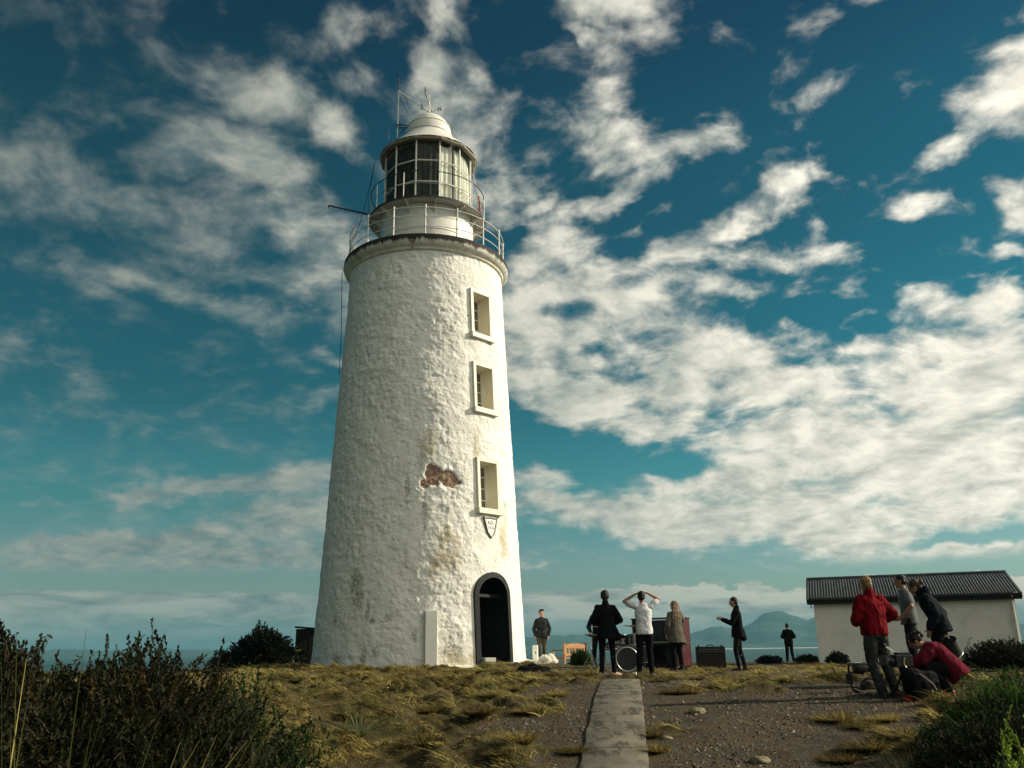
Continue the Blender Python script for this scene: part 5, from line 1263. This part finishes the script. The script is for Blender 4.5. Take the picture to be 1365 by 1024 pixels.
# dark timber privy-like shed behind the left edge of the tower, post and yellow sign
p = at(410, 893, 33); p.z = gf(p.x, p.y)
sd_ = empty('shed', p, R(12), 'narrow dark timber shed half hidden behind the left foot of the lighthouse', 'shed')
DT = mat('dark_timber', (.014, .013, .012), .9, var=.4, scale=9)
m_ = MB()
for i in range(6): m_.box((-.40 + i * .16, 0, .65 + .0), (.152, .70 + (.01 if i % 2 else 0), 1.42))
m_.build('wall', DT, sd_); m_ = MB(); m_.box((0, 0, 1.39), (1.06, .84, .05), Matrix.Rotation(R(5), 3, 'Y')); m_.build('roof', DT, sd_)
p = at(389.5, 893, 30.5); p.z = gf(p.x, p.y)
ps = empty('fence_post', p, 0, 'pale weathered wooden post with a diagonal brace left of the lighthouse', 'post')
PW_ = mat('weathered_wood', (.26, .23, .18), .9, var=.3, scale=12)
m_ = MB(); m_.box((0, 0, .22), (.055, .055, .50)); m_.build('post', PW_, ps); m_ = MB(); m_.cyl((-.10, -.04, .24), (.0, -.04, .46), .016, .016, 6); m_.build('brace', PW_, ps)
p = at(397, 867, 31); sgn_root = empty('sign', (p.x, p.y, gf(p.x, p.y)), 0, 'small blank yellow-green sign plate on a thin stake before the dark shed', 'sign')
hz_ = p.z - sgn_root.location.z
m_ = MB(); m_.box((0, 0, hz_), (.19, .012, .065)); m_.build('plate', mat('yellow_sign', (.42, .46, .06), .6, var=.1), sgn_root); m_ = MB(); m_.cyl((0, .012, 0), (0, .012, hz_), .011, .011, 6); m_.build('stake', DT, sgn_root)

# ------------------------------------------------------------------ film gear
GUN = mat('black_anodised', (.016, .016, .017), .4, metal=.3, var=.3)
p = spot(1152, 912, 13.9); rg_ = empty('camera_stabiliser', p, R(10), 'black two-handled camera stabiliser rig resting on the gravel, left of the jeans', 'camera rig')
def seg(name, pts, r, mt=GUN, n=8): 
    m_ = MB(); m_.tube([V3(q) for q in pts], r, n); return m_.build(name, mt, rg_, smooth=60)
seg('top_bar', [(-.22, 0, .40), (.30, 0, .41)], .018); seg('chrome_tube', [(-.14, -.03, .425), (-.02, -.03, .428)], .012, CHR)
seg('side_arm', [(-.22, 0, .41), (-.235, 0, .22), (-.20, 0, .05)], .016); seg('lower_bar', [(-.22, 0, .10), (-.05, 0, .045), (.25, 0, .06)], .017); seg('mid_bar', [(-.23, 0, .285), (.02, .0, .27)], .013)
for zc, nm in ((.20, 'battery'),):
    m_ = MB(); m_.box((-.25, -.02, zc), (.09, .07, .15), None, .01); m_.build(nm, GUN, rg_)
m_ = MB(); m_.box((-.04, 0, .34), (.20, .12, .11), None, .015); m_.cyl((.06, 0, .34), (.17, 0, .34), .05, .055, 16); m_.cyl((-.05, .0, .395), (-.05, 0, .44), .02, .02, 8); m_.build('camera_body', GUN, rg_, smooth=40)
m_ = MB(); m_.tube([V3((.10 + .13 * math.cos(t), 0, .10 + .10 * math.sin(t))) for t in [PI * k / 12 for k in range(13)]], .020, 8); m_.build('motor_arc', GUN, rg_, smooth=60)
m_ = MB(); m_.cyl((.02, -.06, .10), (.02, .06, .10), .06, .06, 20); m_.cyl((.02, -.065, .10), (.02, -.06, .10), .03, .03, 12); m_.build('gimbal_motor', GUN, rg_, smooth=40)
seg('hand_grip', [(-.20, 0, .04), (-.13, -.06, -.0)], .018); seg('hand_grip', [(.25, 0, .40), (.25, 0, .28)], .02)
# cinema camera on a low tripod in front of the crouching person
p = spot(1209, 932, 13.0); fc_ = empty('film_camera', p, R(100), 'film camera with matte box and brass-coloured fittings on a low tripod before the crouching person', 'camera'); rg_ = fc_
m_ = MB(); m_.box((0, 0, .52), (.15, .26, .17), None, .012); m_.box((0, -.02, .62), (.10, .20, .03), None, .006); m_.build('camera_body', GUN, fc_)
m_ = MB(); m_.cyl((0, .13, .52), (0, .26, .52), .055, .06, 20); m_.cyl((0, .17, .52), (0, .20, .52), .066, .066, 20); m_.build('lens', GUN, fc_, smooth=40)
m_ = MB(); m_.lathe([(.05, 0), (.058, 0), (.058, .008), (.05, .008)], 20); o_ = m_.build('lens_ring', mat('pale_brass', (.5, .42, .2), .35, metal=.6), fc_, smooth=40); o_.location = (0, .262, .52); o_.rotation_euler = (R(90), 0, 0)
m_ = MB(); m_.box((0, .285, .53), (.16, .045, .13), None, .008); m_.build('matte_box', GUN, fc_)
for k in range(2):
    m_ = MB(); m_.cyl((.03 - .05 * k, .10, .64), (.05 - .05 * k, .20, .72), .006, .006, 6); m_.build('light_rod', mat('ivory_rod', (.6, .58, .48), .5), fc_)
m_ = MB(); m_.ball((.04, .22, .735), .028, 10); m_.build('viewfinder_knob', GUN, fc_, smooth=60)
m_ = MB(); m_.tube([V3((-.09, -.02 + .05 * math.cos(t), .50 + .07 * math.sin(t))) for t in [-1.2 + 2.4 * k / 8 for k in range(9)]], .009, 6); m_.build('handle', mat('pale_brass', (.5, .42, .2), .35), fc_, smooth=60)
m_ = MB(); m_.cyl((0, 0, .36), (0, 0, .44), .05, .06, 16); m_.build('tripod_head', GUN, fc_, smooth=40)
for k in range(3):
    t = 2 * PI * k / 3 + .3; m_ = MB(); m_.cyl((0, 0, .38), (.26 * math.cos(t), .26 * math.sin(t), .01), .018, .012, 8); m_.build('leg', GUN, fc_, smooth=60)
p = spot(1215, 934, 12.9); m_ = MB(); m_.ball((0, 0, .02), (.13, .09, .035), 14); m_.tube([V3((-.1, 0, .03)), V3((.0, -.03, .055)), V3((.12, 0, .03))], .016, 6)
bb = remeshed('cloth', m_, fabric('bright_red_cloth', (.50, .012, .02), .2), None, .01, 2, .012, 14, 3.0, (1, 1, 1)); bb.location = p; tag(bb, 'small crumpled bright red cloth on the ground before the crouching person', 'cloth')
# black drum case carried by the person in the hooded jacket
p = at(1265, 864, 14.9); dc = empty('drum_case', (p.x, p.y, p.z), R(20), 'round black drum case with a pale rim held at the hip of the hooded person', 'case')
dc.rotation_euler = (R(12), R(-28), R(10))
m_ = MB(); m_.cyl((0, 0, -.13), (0, 0, .13), .17, .17, 32); m_.build('shell', BLKL, dc, smooth=40)
m_ = MB(); m_.tube([V3((.172 * math.cos(t), .172 * math.sin(t), -.125)) for t in [2 * PI * k / 32 for k in range(32)]], .008, 6, closed=True); m_.build('rim', CHR, dc, smooth=60)
m_ = MB(); m_.tube([V3((-.08, 0, .13)), V3((-.06, 0, .19)), V3((.06, 0, .19)), V3((.08, 0, .13))], .012, 6); m_.build('handle', BLKL, dc, smooth=60)
p = spot(1231, 936, 12.9); eb = empty('equipment_bag', p, R(15), 'bulky black equipment bag on the ground against the crouching person', 'bag')
m_ = MB(); m_.box((0, 0, .20), (.42, .26, .36), None, .05); m_.ball((-.12, 0, .30), (.16, .14, .13), 12); m_.box((.05, -.14, .16), (.24, .06, .20), None, .02)
remeshed('bag_body', m_, fabric('black_nylon', (.007, .007, .008), .3, .9), eb, .014, 3, .014, 8, 5.0, (1, 1, 1))
m_ = MB(); m_.tube([(-.10, -.12, .36), (-.06, -.19, .30), (.04, -.20, .22), (.10, -.18, .14)], .009, 6); m_.build('strap', mat('pale_strap', (.22, .21, .18), .7), eb, smooth=60)
# ------------------------------------------------------------------ plants
def m_leaf(name, c0, c1, rough=.75, trans=.25, scale=3.0):
    m = bpy.data.materials.new(name); T = NT(nt(m)); tc = T.n('ShaderNodeTexCoord').outputs['Object']
    vc = T.n('ShaderNodeVertexColor', layer_name='tint').outputs[0]
    c = T.mix(T.ramp(T.noise(tc, scale, 4, .6), .3, .7), c0, c1); c = T.mix(1.0, c, vc, 'MULTIPLY')
    p = T.n('ShaderNodeBsdfPrincipled'); T.l(c, p.inputs['Base Color']); p.inputs['Roughness'].default_value = rough; p.inputs['Specular IOR Level'].default_value = .12
    t = T.n('ShaderNodeBsdfTranslucent'); T.l(c, t.inputs['Color']); mx = T.n('ShaderNodeMixShader'); mx.inputs[0].default_value = trans
    T.l(p.outputs[0], mx.inputs[1]); T.l(t.outputs[0], mx.inputs[2]); o = T.n('ShaderNodeOutputMaterial'); T.l(mx.outputs[0], o.inputs[0]); return m
def norm(a): return a / np.maximum(np.linalg.norm(a, axis=1, keepdims=True), 1e-9)
def leaves(base, d, length, width, tint, side=None, bend=None, rs=None):
    """diamond leaves; returns verts, quads, colours"""
    n = len(base); rs = rs or rng
    if side is None: side = norm(np.cross(d, rs.normal(size=(n, 3))))
    L = length[:, None]; Wd = width[:, None]
    mid = base + d * L * .5; tip = base + d * L
    if bend is not None: mid = mid + bend * .3; tip = tip + bend
    V = np.stack([base, mid + side * Wd * .5, tip, mid - side * Wd * .5], 1).reshape(-1, 3)
    Fq = np.arange(n * 4).reshape(n, 4); return V, Fq, np.repeat(tint, 4, 0)
def blades(base, d, length, width, droop, tint):
    """bent grass blades, two quads each"""
    n = len(base); side = norm(np.cross(d, np.array([[0, 0, 1.0]]) + rng.normal(size=(n, 3)) * .4)) * width[:, None] * .5
    L = length[:, None]; p1 = base + d * L * .5; p2 = base + d * L + droop
    p1 = p1 + droop * .22
    V = np.stack([base - side, base + side, p1 + side * .8, p1 - side * .8, p2 + side * .12, p2 - side * .12], 1).reshape(-1, 3)
    k = np.arange(n)[:, None] * 6; Fq = np.concatenate([k + np.array([[0, 1, 2, 3]]), k + np.array([[3, 2, 4, 5]])])
    return V, Fq, np.repeat(tint, 6, 0)
def tubes3(a, b, ra, rb):
    n = len(a); d = norm(b - a); u = norm(np.cross(d, rng.normal(size=(n, 3)))); v = np.cross(d, u)
    V = []
    for p, r in ((a, ra), (b, rb)):
        for t in (0, 2.1, 4.2): V.append(p + (u * math.cos(t) + v * math.sin(t)) * r[:, None])
    V = np.stack(V, 1).reshape(-1, 3); k = np.arange(n)[:, None] * 6
    F = np.concatenate([k + np.array([[0, 1, 4, 3]]), k + np.array([[1, 2, 5, 4]]), k + np.array([[2, 0, 3, 5]])]); return V, F
STEM = mat('twig_bark', (.060, .045, .030), .9, var=.4); STEMp = mat('pale_twig', (.20, .16, .10), .9, var=.3)
def shrub(label, c, r, h, n_shoot, leaf_mat, leaf=(.034, .0150), per=34, shoot=.26, seed=1, lumps=.35, tint=(1, 1, 1), tv=.35, stem=STEM, group=None, upright=.12, name='shrub', cat='shrub', dry=.0):
    """dome-like crown: shoots start inside and end on an uneven surface"""
    rs = np.random.default_rng(seed); root = empty(name, c, 0, label, cat, group)
    r = np.array(r if isinstance(r, (tuple, list)) else (r, r), float)
    th = rs.uniform(0, 2 * PI, n_shoot); ph = np.arccos(rs.uniform(-.05, 1, n_shoot))
    dir_ = np.stack([np.cos(th) * np.sin(ph), np.sin(th) * np.sin(ph), np.cos(ph)], 1)
    ln = 1 - .06 + lumps * fbm(dir_ * 2.1 + seed * 3.1, 1.0, 3, .6, seed) * .9 + .045 * rs.normal(size=n_shoot)
    depth = np.where(rs.random(n_shoot) < .62, 1.0, rs.uniform(.35, 1, n_shoot))
    S = np.array([r[0], r[1], h * .8]); tip = dir_ * S * (ln * depth)[:, None] + np.array([0, 0, h * .2])
    tip[:, 2] = np.maximum(tip[:, 2], .03)
    d = norm(dir_ * (1 - upright) + np.array([0, 0, upright]) + rs.normal(size=(n_shoot, 3)) * .34)
    L = shoot * rs.uniform(.6, 1.4, n_shoot); base = tip - d * L[:, None]
    t = np.tile(np.linspace(.04, 1.0, per) ** .9, (n_shoot, 1)); idx = np.repeat(np.arange(n_shoot), per)
    tt = t.ravel(); pos = base[idx] + d[idx] * (L[idx] * tt)[:, None]
    rd = norm(np.cross(d[idx], rs.normal(size=(len(idx), 3)))); ld = norm(rd * (1.1 - .7 * tt)[:, None] + d[idx] * (.45 + .7 * tt)[:, None] + rs.normal(size=(len(idx), 3)) * .15)
    LL = leaf[0] * rs.uniform(.7, 1.3, len(idx)) * (1.05 - .35 * tt); WW = leaf[1] * rs.uniform(.8, 1.2, len(idx))
    tn = np.array(tint) * (1 + tv * rs.normal(size=(n_shoot, 1)).clip(-1.6, 2))
    if dry: 
        k = rs.random(n_shoot) < dry; tn[k] = np.array([2.6, 1.5, .7]) * rs.uniform(.6, 1.2, (k.sum(), 1))
    tn = tn[idx] * (1 + .15 * rs.normal(size=(len(idx), 1))).clip(.5, 1.6)
    V, F, C = leaves(pos, ld, LL, WW, tn.clip(.05, 4), rs=rs)
    np_mesh('foliage', V, F, leaf_mat, root, cols={'tint': C})
    # woody stems: trunk -> limb -> shoot
    nl = max(8, n_shoot // 40); lim = base[rs.integers(0, n_shoot, nl)] * .75
    near = np.argmin(((base[:, None, :] - lim[None]) ** 2).sum(2), 1)
    foot = np.stack([rs.normal(size=nl) * r[0] * .12, rs.normal(size=nl) * r[1] * .12, np.full(nl, -.05)], 1)
    kn = foot * .5 + lim * .5 + np.array([0, 0, -.06 * h])
    s = h / 1.8
    A_ = np.concatenate([foot, kn, lim[near], base]); B_ = np.concatenate([kn, lim, base, tip])
    ra = np.concatenate([np.full(nl, .022 * s), np.full(nl, .014 * s), np.full(n_shoot, .0035), np.full(n_shoot, .0022)]); rb = np.concatenate([np.full(nl, .014 * s), np.full(nl, .008 * s), np.full(n_shoot, .0022), np.full(n_shoot, .001)])
    V, F = tubes3(A_, B_, ra, rb); np_mesh('stem', V, F, stem, root); return root
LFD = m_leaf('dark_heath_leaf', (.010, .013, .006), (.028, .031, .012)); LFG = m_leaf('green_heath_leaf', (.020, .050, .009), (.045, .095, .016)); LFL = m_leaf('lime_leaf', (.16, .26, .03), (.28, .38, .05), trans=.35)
LFK = m_leaf('blackish_leaf', (.006, .009, .005), (.014, .019, .009), trans=.1)
def sp(X, D): 
    p = at(X, 900, D); return (p.x, p.y, gz(p.x, p.y))
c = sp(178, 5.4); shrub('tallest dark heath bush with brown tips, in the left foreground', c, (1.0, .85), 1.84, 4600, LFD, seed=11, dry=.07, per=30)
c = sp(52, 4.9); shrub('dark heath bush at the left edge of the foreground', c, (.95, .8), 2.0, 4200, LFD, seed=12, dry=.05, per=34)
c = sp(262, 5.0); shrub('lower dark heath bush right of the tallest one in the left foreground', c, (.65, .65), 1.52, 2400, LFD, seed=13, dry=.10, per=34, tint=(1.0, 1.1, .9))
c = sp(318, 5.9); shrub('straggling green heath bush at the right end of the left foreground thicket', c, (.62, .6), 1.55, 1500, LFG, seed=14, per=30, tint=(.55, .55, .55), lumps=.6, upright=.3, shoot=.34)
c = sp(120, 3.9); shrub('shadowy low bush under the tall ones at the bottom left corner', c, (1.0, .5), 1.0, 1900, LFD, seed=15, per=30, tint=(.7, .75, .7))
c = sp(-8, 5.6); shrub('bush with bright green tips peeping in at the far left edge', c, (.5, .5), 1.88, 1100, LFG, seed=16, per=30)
# right-hand bushes
c = sp(1345, 19.5); shrub('dark rounded bush in front of the right half of the hut wall', c, (1.0, .7), .66, 900, LFK, seed=21, per=30, leaf=(.05, .016), shoot=.3)
c = sp(1372, 9.4); shrub('feathery bright green bush right of the magenta jacket', c, (1.0, .8), .84, 3000, LFG, seed=22, per=34, leaf=(.034, .008), upright=.4, tint=(.95, 1.1, .7), tv=.7, lumps=.6)
c = sp(1325, 7.0); shrub('dark shaded bush below the feathery green one on the right', c, (.85, .6), 1.05, 2600, LFK, seed=23, per=30, leaf=(.030, .010), tint=(1.2, 1.5, 1.1))
c = sp(1300, 5.5); shrub('low blackish bush in the bottom right corner', c, (.62, .5), 1.22, 2400, LFK, seed=24, per=30, tint=(1.2, 1.4, 1.2))
c = sp(1350, 4.2); shrub('vivid lime green sprig bush in the bottom right corner', c, (.24, .22), 1.56, 560, LFL, seed=25, per=26, leaf=(.026, .012), upright=.7, shoot=.20)
# farther bushes
c = sp(345, 30); shrub('round blackish bush on the skyline left of the lighthouse', c, (1.05, .9), 1.45, 1000, LFK, seed=31, per=26, leaf=(.09, .035), shoot=.42, lumps=.5)
c = sp(306, 28.5); shrub('low blackish bush left of the round one on the skyline', c, (.7, .7), .75, 420, LFK, seed=32, per=24, leaf=(.08, .03), shoot=.35)
c = sp(391, 31.5); shrub('small blackish bush between the round bush and the dark shed', c, (.50, .5), .90, 320, LFK, seed=33, per=24, leaf=(.08, .03), shoot=.3)
c = sp(775, 26.6); shrub('small green bush right in front of the bench', c, (.36, .32), .48, 420, LFG, seed=34, per=24, leaf=(.045, .018), shoot=.18)
c = sp(1118, 31); shrub('small blackish bush at the left foot of the hut wall', c, (.42, .3), .42, 260, LFK, seed=35, per=20, leaf=(.07, .025), shoot=.2)
c = sp(1028, 37); shrub('low dark green bush left of the distant man', c, (.55, .4), .34, 260, LFD, seed=36, per=20, leaf=(.07, .025), shoot=.2, group=None)
c = sp(1078, 37); shrub('low green bush right of the distant man before the hut corner', c, (.50, .4), .36, 260, LFG, seed=37, per=20, leaf=(.07, .025), shoot=.2)

# strap-leaved clumps
GRS = m_leaf('grass_blade', (.85, .85, .85), (1, 1, 1), .7, .42)
def clump(name, label, c, n, L, w, spread, cols, seed, lean=(0, 0), group=None, cat='grass clump', foot=.06):
    global rng
    sv = rng; rng = np.random.default_rng(seed); rs = rng
    th = rs.uniform(0, 2 * PI, n); sp_ = spread * np.sqrt(rs.random(n)) * 1.3
    d = norm(np.stack([np.cos(th) * sp_ + lean[0], np.sin(th) * sp_ + lean[1], np.ones(n)], 1)); ft = foot * np.sqrt(rs.random(n))
    b = np.stack([np.cos(th) * ft, np.sin(th) * ft, np.full(n, -.02)], 1)
    LL = L * rs.uniform(.5, 1.15, n); dr = np.stack([d[:, 0], d[:, 1], np.full(n, -.55)], 1) * (LL * rs.uniform(.05, .45, n))[:, None]
    cs = np.array(cols)[rs.integers(0, len(cols), n)] * rs.uniform(.6, 1.25, (n, 1))
    V, F, C = blades(b, d, LL, w * rs.uniform(.6, 1.2, n), dr, cs); rng = sv
    o = np_mesh(name, V, F, GRS, cols={'tint': C}); o.location = c; return tag(o, label, cat, group)
STRAW, DRY, OLIVE, GREEN, BROWN = (.42, .34, .115), (.24, .175, .058), (.085, .09, .022), (.045, .075, .018), (.055, .032, .015)
clump('flax_clump', 'pale strap-leaved clump sticking up in the bottom left corner', sp(30, 3.7), 80, 2.05, .016, .45, [STRAW, OLIVE, GREEN], 41)
clump('flax_clump', 'green and straw strap-leaved clump right of the pale one at the bottom left', sp(105, 3.6), 70, 1.95, .014, .5, [STRAW, GREEN, OLIVE, OLIVE], 42)
clump('flax_clump', 'thin strap-leaved clump among the dark bushes near the bottom', sp(215, 4.1), 50, 1.85, .010, .6, [DRY, OLIVE, GREEN], 43)
clump('grass_clump', 'tall green grass clump at the right end of the left bushes', sp(335, 5.4), 260, 1.15, .010, .35, [GREEN, GREEN, OLIVE], 44, foot=.22)
clump('grass_clump', 'dark green grass clump at the bottom edge beside the dry turf', sp(300, 4.8), 300, 1.25, .009, .45, [GREEN, OLIVE, DRY], 45, foot=.25)
clump('grass_clump', 'spiky green grass clump higher up, at the edge of the dry turf', sp(358, 6.8), 220, .62, .010, .45, [GREEN, OLIVE], 46, foot=.18)
q = at(478, 988, 10.6); clump('strap_leaf_plant', 'low rosette of grey-green strap leaves in the middle of the dry turf', (q.x, q.y, gf(q.x, q.y)), 60, .42, .020, 1.6, [(.14, .16, .07), (.10, .13, .05), (.22, .21, .10)], 47)
q = at(1215, 930, 8.6); clump('grass_clump', 'dark grass clump beside the green bush on the right', (q.x, q.y, gz(q.x, q.y)), 260, .42, .008, .6, [OLIVE, GREEN, BROWN], 48, foot=.25)

# ------------------------------------------------------------------ dry tussocks
TG = 'dry grass tussocks on the gravel'
TU = [(738, 893, 19.8, .9), (762, 896, 19.0, .8), (744, 934, 13.9, 1.0), (728, 900, 18.2, .8), (781, 903, 17.6, .8), (693, 1002, 10.0, 1.0), (672, 1012, 9.6, .8), (702, 958, 12.2, .8), (882, 916, 16.4, .8), (902, 938, 14.0, 1.0),
      (917, 936, 14.1, 1.1), (889, 908, 17.4, .9), (905, 909, 17.4, .9), (930, 912, 16.9, .7), (962, 913, 16.8, .8), (978, 917, 16.2, 1.0), (1012, 914, 16.6, 1.0), (1040, 915, 16.4, 1.0), (1050, 913, 16.6, .8), (868, 985, 10.7, .7), (872, 1003, 10.0, .8),
      (765, 1000, 10.0, .8), (1100, 893, 25, .8), (1124, 891, 25.5, .8), (1085, 890, 27, 1.3), (1115, 970, 11.4, 1.2), (1150, 975, 11.0, 1.0), (1180, 965, 11.4, .9), (1155, 1000, 9.8, 1.1), (1120, 1010, 9.5, .9), (1205, 985, 10.2, 1.0),
      (612, 918, 15.8, 1.1), (660, 945, 13.2, 1.0), (572, 957, 12.4, 1.1), (640, 973, 11.6, 1.0), (688, 927, 14.8, .9), (560, 1000, 10.2, 1.2), (505, 920, 15.6, 1.0), (455, 930, 14.4, 1.1), (545, 905, 17.2, 1.0), (600, 905, 17.4, .9), (400, 905, 17.6, 1.0)]
vars_ = []
for k, (X, Y, D, s) in enumerate(TU):
    q = spot(X, Y, D)
    if k < 5:
        cs = [[DRY, STRAW, BROWN], [BROWN, DRY, OLIVE], [STRAW, DRY], [OLIVE, DRY, BROWN], [DRY, BROWN, BROWN]][k]
        o = clump('grass_tussock', 'dry shaggy grass tussock growing on its own', (q.x, q.y, q.z), 1100, .18, .007, 1.3, cs, 60 + k, lean=(-.5, -.1), group=TG, cat='tussock', foot=.13); vars_.append(o)
    else:
        o = vars_[k % 5].copy(); COL.objects.link(o); o.location = q
    o.rotation_euler = (0, 0, (k * 1.37) % .9 - .45); o.scale = (s, s, s * .85)

# ------------------------------------------------------------------ turf: one carpet of blades
def scatter(n, x0, x1, y0, y1, fn):
    x = rng.uniform(x0, x1, n); y = y0 + (y1 - y0) * rng.random(n) ** 1.35; gm = gravel_mask(x, y); k = rng.random(n) < fn(x, y, gm)
    k &= np.hypot(x - TC.x, y - TC.y) > 3.25; k &= np.abs(x - path_x(y)) > PW + .02
    return x[k], y[k]
x, y = scatter(900000, -9.5, 9.5, 7.2, 27, lambda x, y, g: np.clip(1.02 - g * 1.15, 0.012, 1) * np.clip(.22 + 1.5 * (fbm(np.stack([x, y * .8, 0 * x], 1), 2.6, 3, .5, 4.0) * 1.6 + .1), .10, 1) * np.where(x < path_x(y), 1, .8) * (np.abs(x) < y * .62 + 1.5))
z, g_ = ground_full(x, y); n = len(x); P3 = np.stack([x, y, 0 * x], 1)
c1 = fbm(P3, 1.6, 3, .5, 40.0); c2 = fbm(P3, 5.5, 2, .5, 50.0); ang = PI + 1.1 * fbm(P3, .9, 2, .5, 60.0) + rng.normal(size=n) * .8
tall = np.clip(.55 + 1.5 * fbm(P3, 3.2, 2, .5, 70.0), .15, 1.5) * np.where(rng.random(n) < .03, 1.9, 1)
d = norm(np.stack([np.cos(ang) * .95, np.sin(ang) * .6, rng.uniform(.25, 1.0, n)], 1))
L = tall * rng.uniform(.07, .17, n); w = rng.uniform(.004, .009, n) * (1 + (y - 8) * .05)
straw = np.array(STRAW) * 1.15; dry = np.array(DRY); ol = np.array(OLIVE); br = np.array(BROWN)
f1 = sst(-.55, .15, c1 + .5 * c2)[:, None]; f2 = sst(.15, .45, fbm(P3, 1.1, 3, .5, 90.0) + .2 * c2)[:, None]; f3 = sst(.15, .5, fbm(P3, 2.3, 2, .5, 95.0))[:, None]
col = (dry * (1 - f1) + straw * f1); col = col * (1 - f2 * .8) + ol * f2 * .8; col = col * (1 - f3 * .5) + br * f3 * .5
gsel = (rng.random(n) < .10 + .25 * sst(.0, .4, fbm(P3, 1.4, 3, .5, 120.0)))[:, None]; col = np.where(gsel, np.array(GREEN) * 1.1, col); pale = (rng.random(n) < .06)[:, None]; col = np.where(pale, straw * 1.5, col)
col = col * rng.uniform(.55, 1.3, (n, 1))
dr = np.stack([d[:, 0], d[:, 1], np.full(n, -.7)], 1) * (L * .3)[:, None]
V, F, C = blades(np.stack([x, y, z - .01], 1), d, L, w, dr, col)
tag(np_mesh('grass', V, F, GRS, cols={'tint': C}), kind='stuff')

# ------------------------------------------------------------------ loose stones on the gravel
n0 = 120000; x = rng.uniform(-3, 10, n0); y = 7.2 + 19 * rng.random(n0) ** 1.5; gm = gravel_mask(x, y)
k = (rng.random(n0) < (gm - .45) * 1.6) & (np.abs(x - path_x(y)) > PW + .02) & (fbm(np.stack([x, y, 0 * x], 1), .9, 3, .5, 33) + .5 > rng.random(n0)); x, y = x[k], y[k]; n = len(x); z, _ = ground_full(x, y)
s = .005 + .017 * rng.random(n) ** 3 + (y - 8) * .0003
oc = np.array([(1, 0, 0), (0, 1, 0), (-1, 0, 0), (0, -1, 0), (.6, .6, .75), (-.5, .4, .8), (-.1, -.7, .7)], float)
ft_ = np.array([(0, 1, 4), (1, 5, 4), (1, 2, 5), (2, 3, 6), (2, 6, 5), (3, 0, 6), (0, 4, 6), (4, 5, 6)])
a = rng.uniform(0, 2 * PI, n); R2 = np.stack([np.cos(a), -np.sin(a), np.sin(a), np.cos(a)], 1).reshape(n, 2, 2)
o_ = oc[None] * rng.uniform(.6, 1.3, (n, 7, 1)) * s[:, None, None]; xy = np.einsum('nij,nkj->nki', R2, o_[:, :, :2] * np.array([1.4, 1.0])); V = np.concatenate([xy, o_[:, :, 2:] * .8], 2) + np.stack([x, y, z - .001], 1)[:, None]
F = (np.arange(n)[:, None, None] * 7 + ft_[None]).reshape(-1, 3)
tint = np.array([(.10, .09, .065), (.06, .055, .045), (.20, .18, .135), (.040, .036, .030), (.12, .085, .05)])[rng.integers(0, 5, n)] * rng.uniform(.7, 1.3, (n, 1))
PEB = bpy.data.materials.new('loose_stone'); T = NT(nt(PEB)); vc = T.n('ShaderNodeVertexColor', layer_name='tint').outputs[0]; T.out(vc, .9, T.bump(T.noise(T.n('ShaderNodeTexCoord').outputs['Object'], 120, 3), .003), 0, .2)
tag(np_mesh('gravel', V.reshape(-1, 3), F, PEB, cols={'tint': np.repeat(tint, 7, 0)}), kind='stuff')
PST = m_conc('pale_field_stone', (.13, .11, .07), (.24, .20, .13), 4.0, .01)
for X, Y, D, s, lb in ((889, 990, 10.55, .055, 'small pale stone lying on the bare earth right of the path'), (931, 963, 12.1, .09, 'flat yellowish stone half sunk in the bare earth'), (1013, 1016, 9.5, .08, 'flat ochre stone at the bottom edge right of the path'), (1055, 918, 16, .07, 'upright pale stone beside the last tussock left of the camera rig')):
    q = spot(X, Y, D); rock('stone', lb, 'stone', X, D, (s * 1.3, s, s * .55), PST, X * .1, .4, -.01, pos=(q.x, q.y, 0))
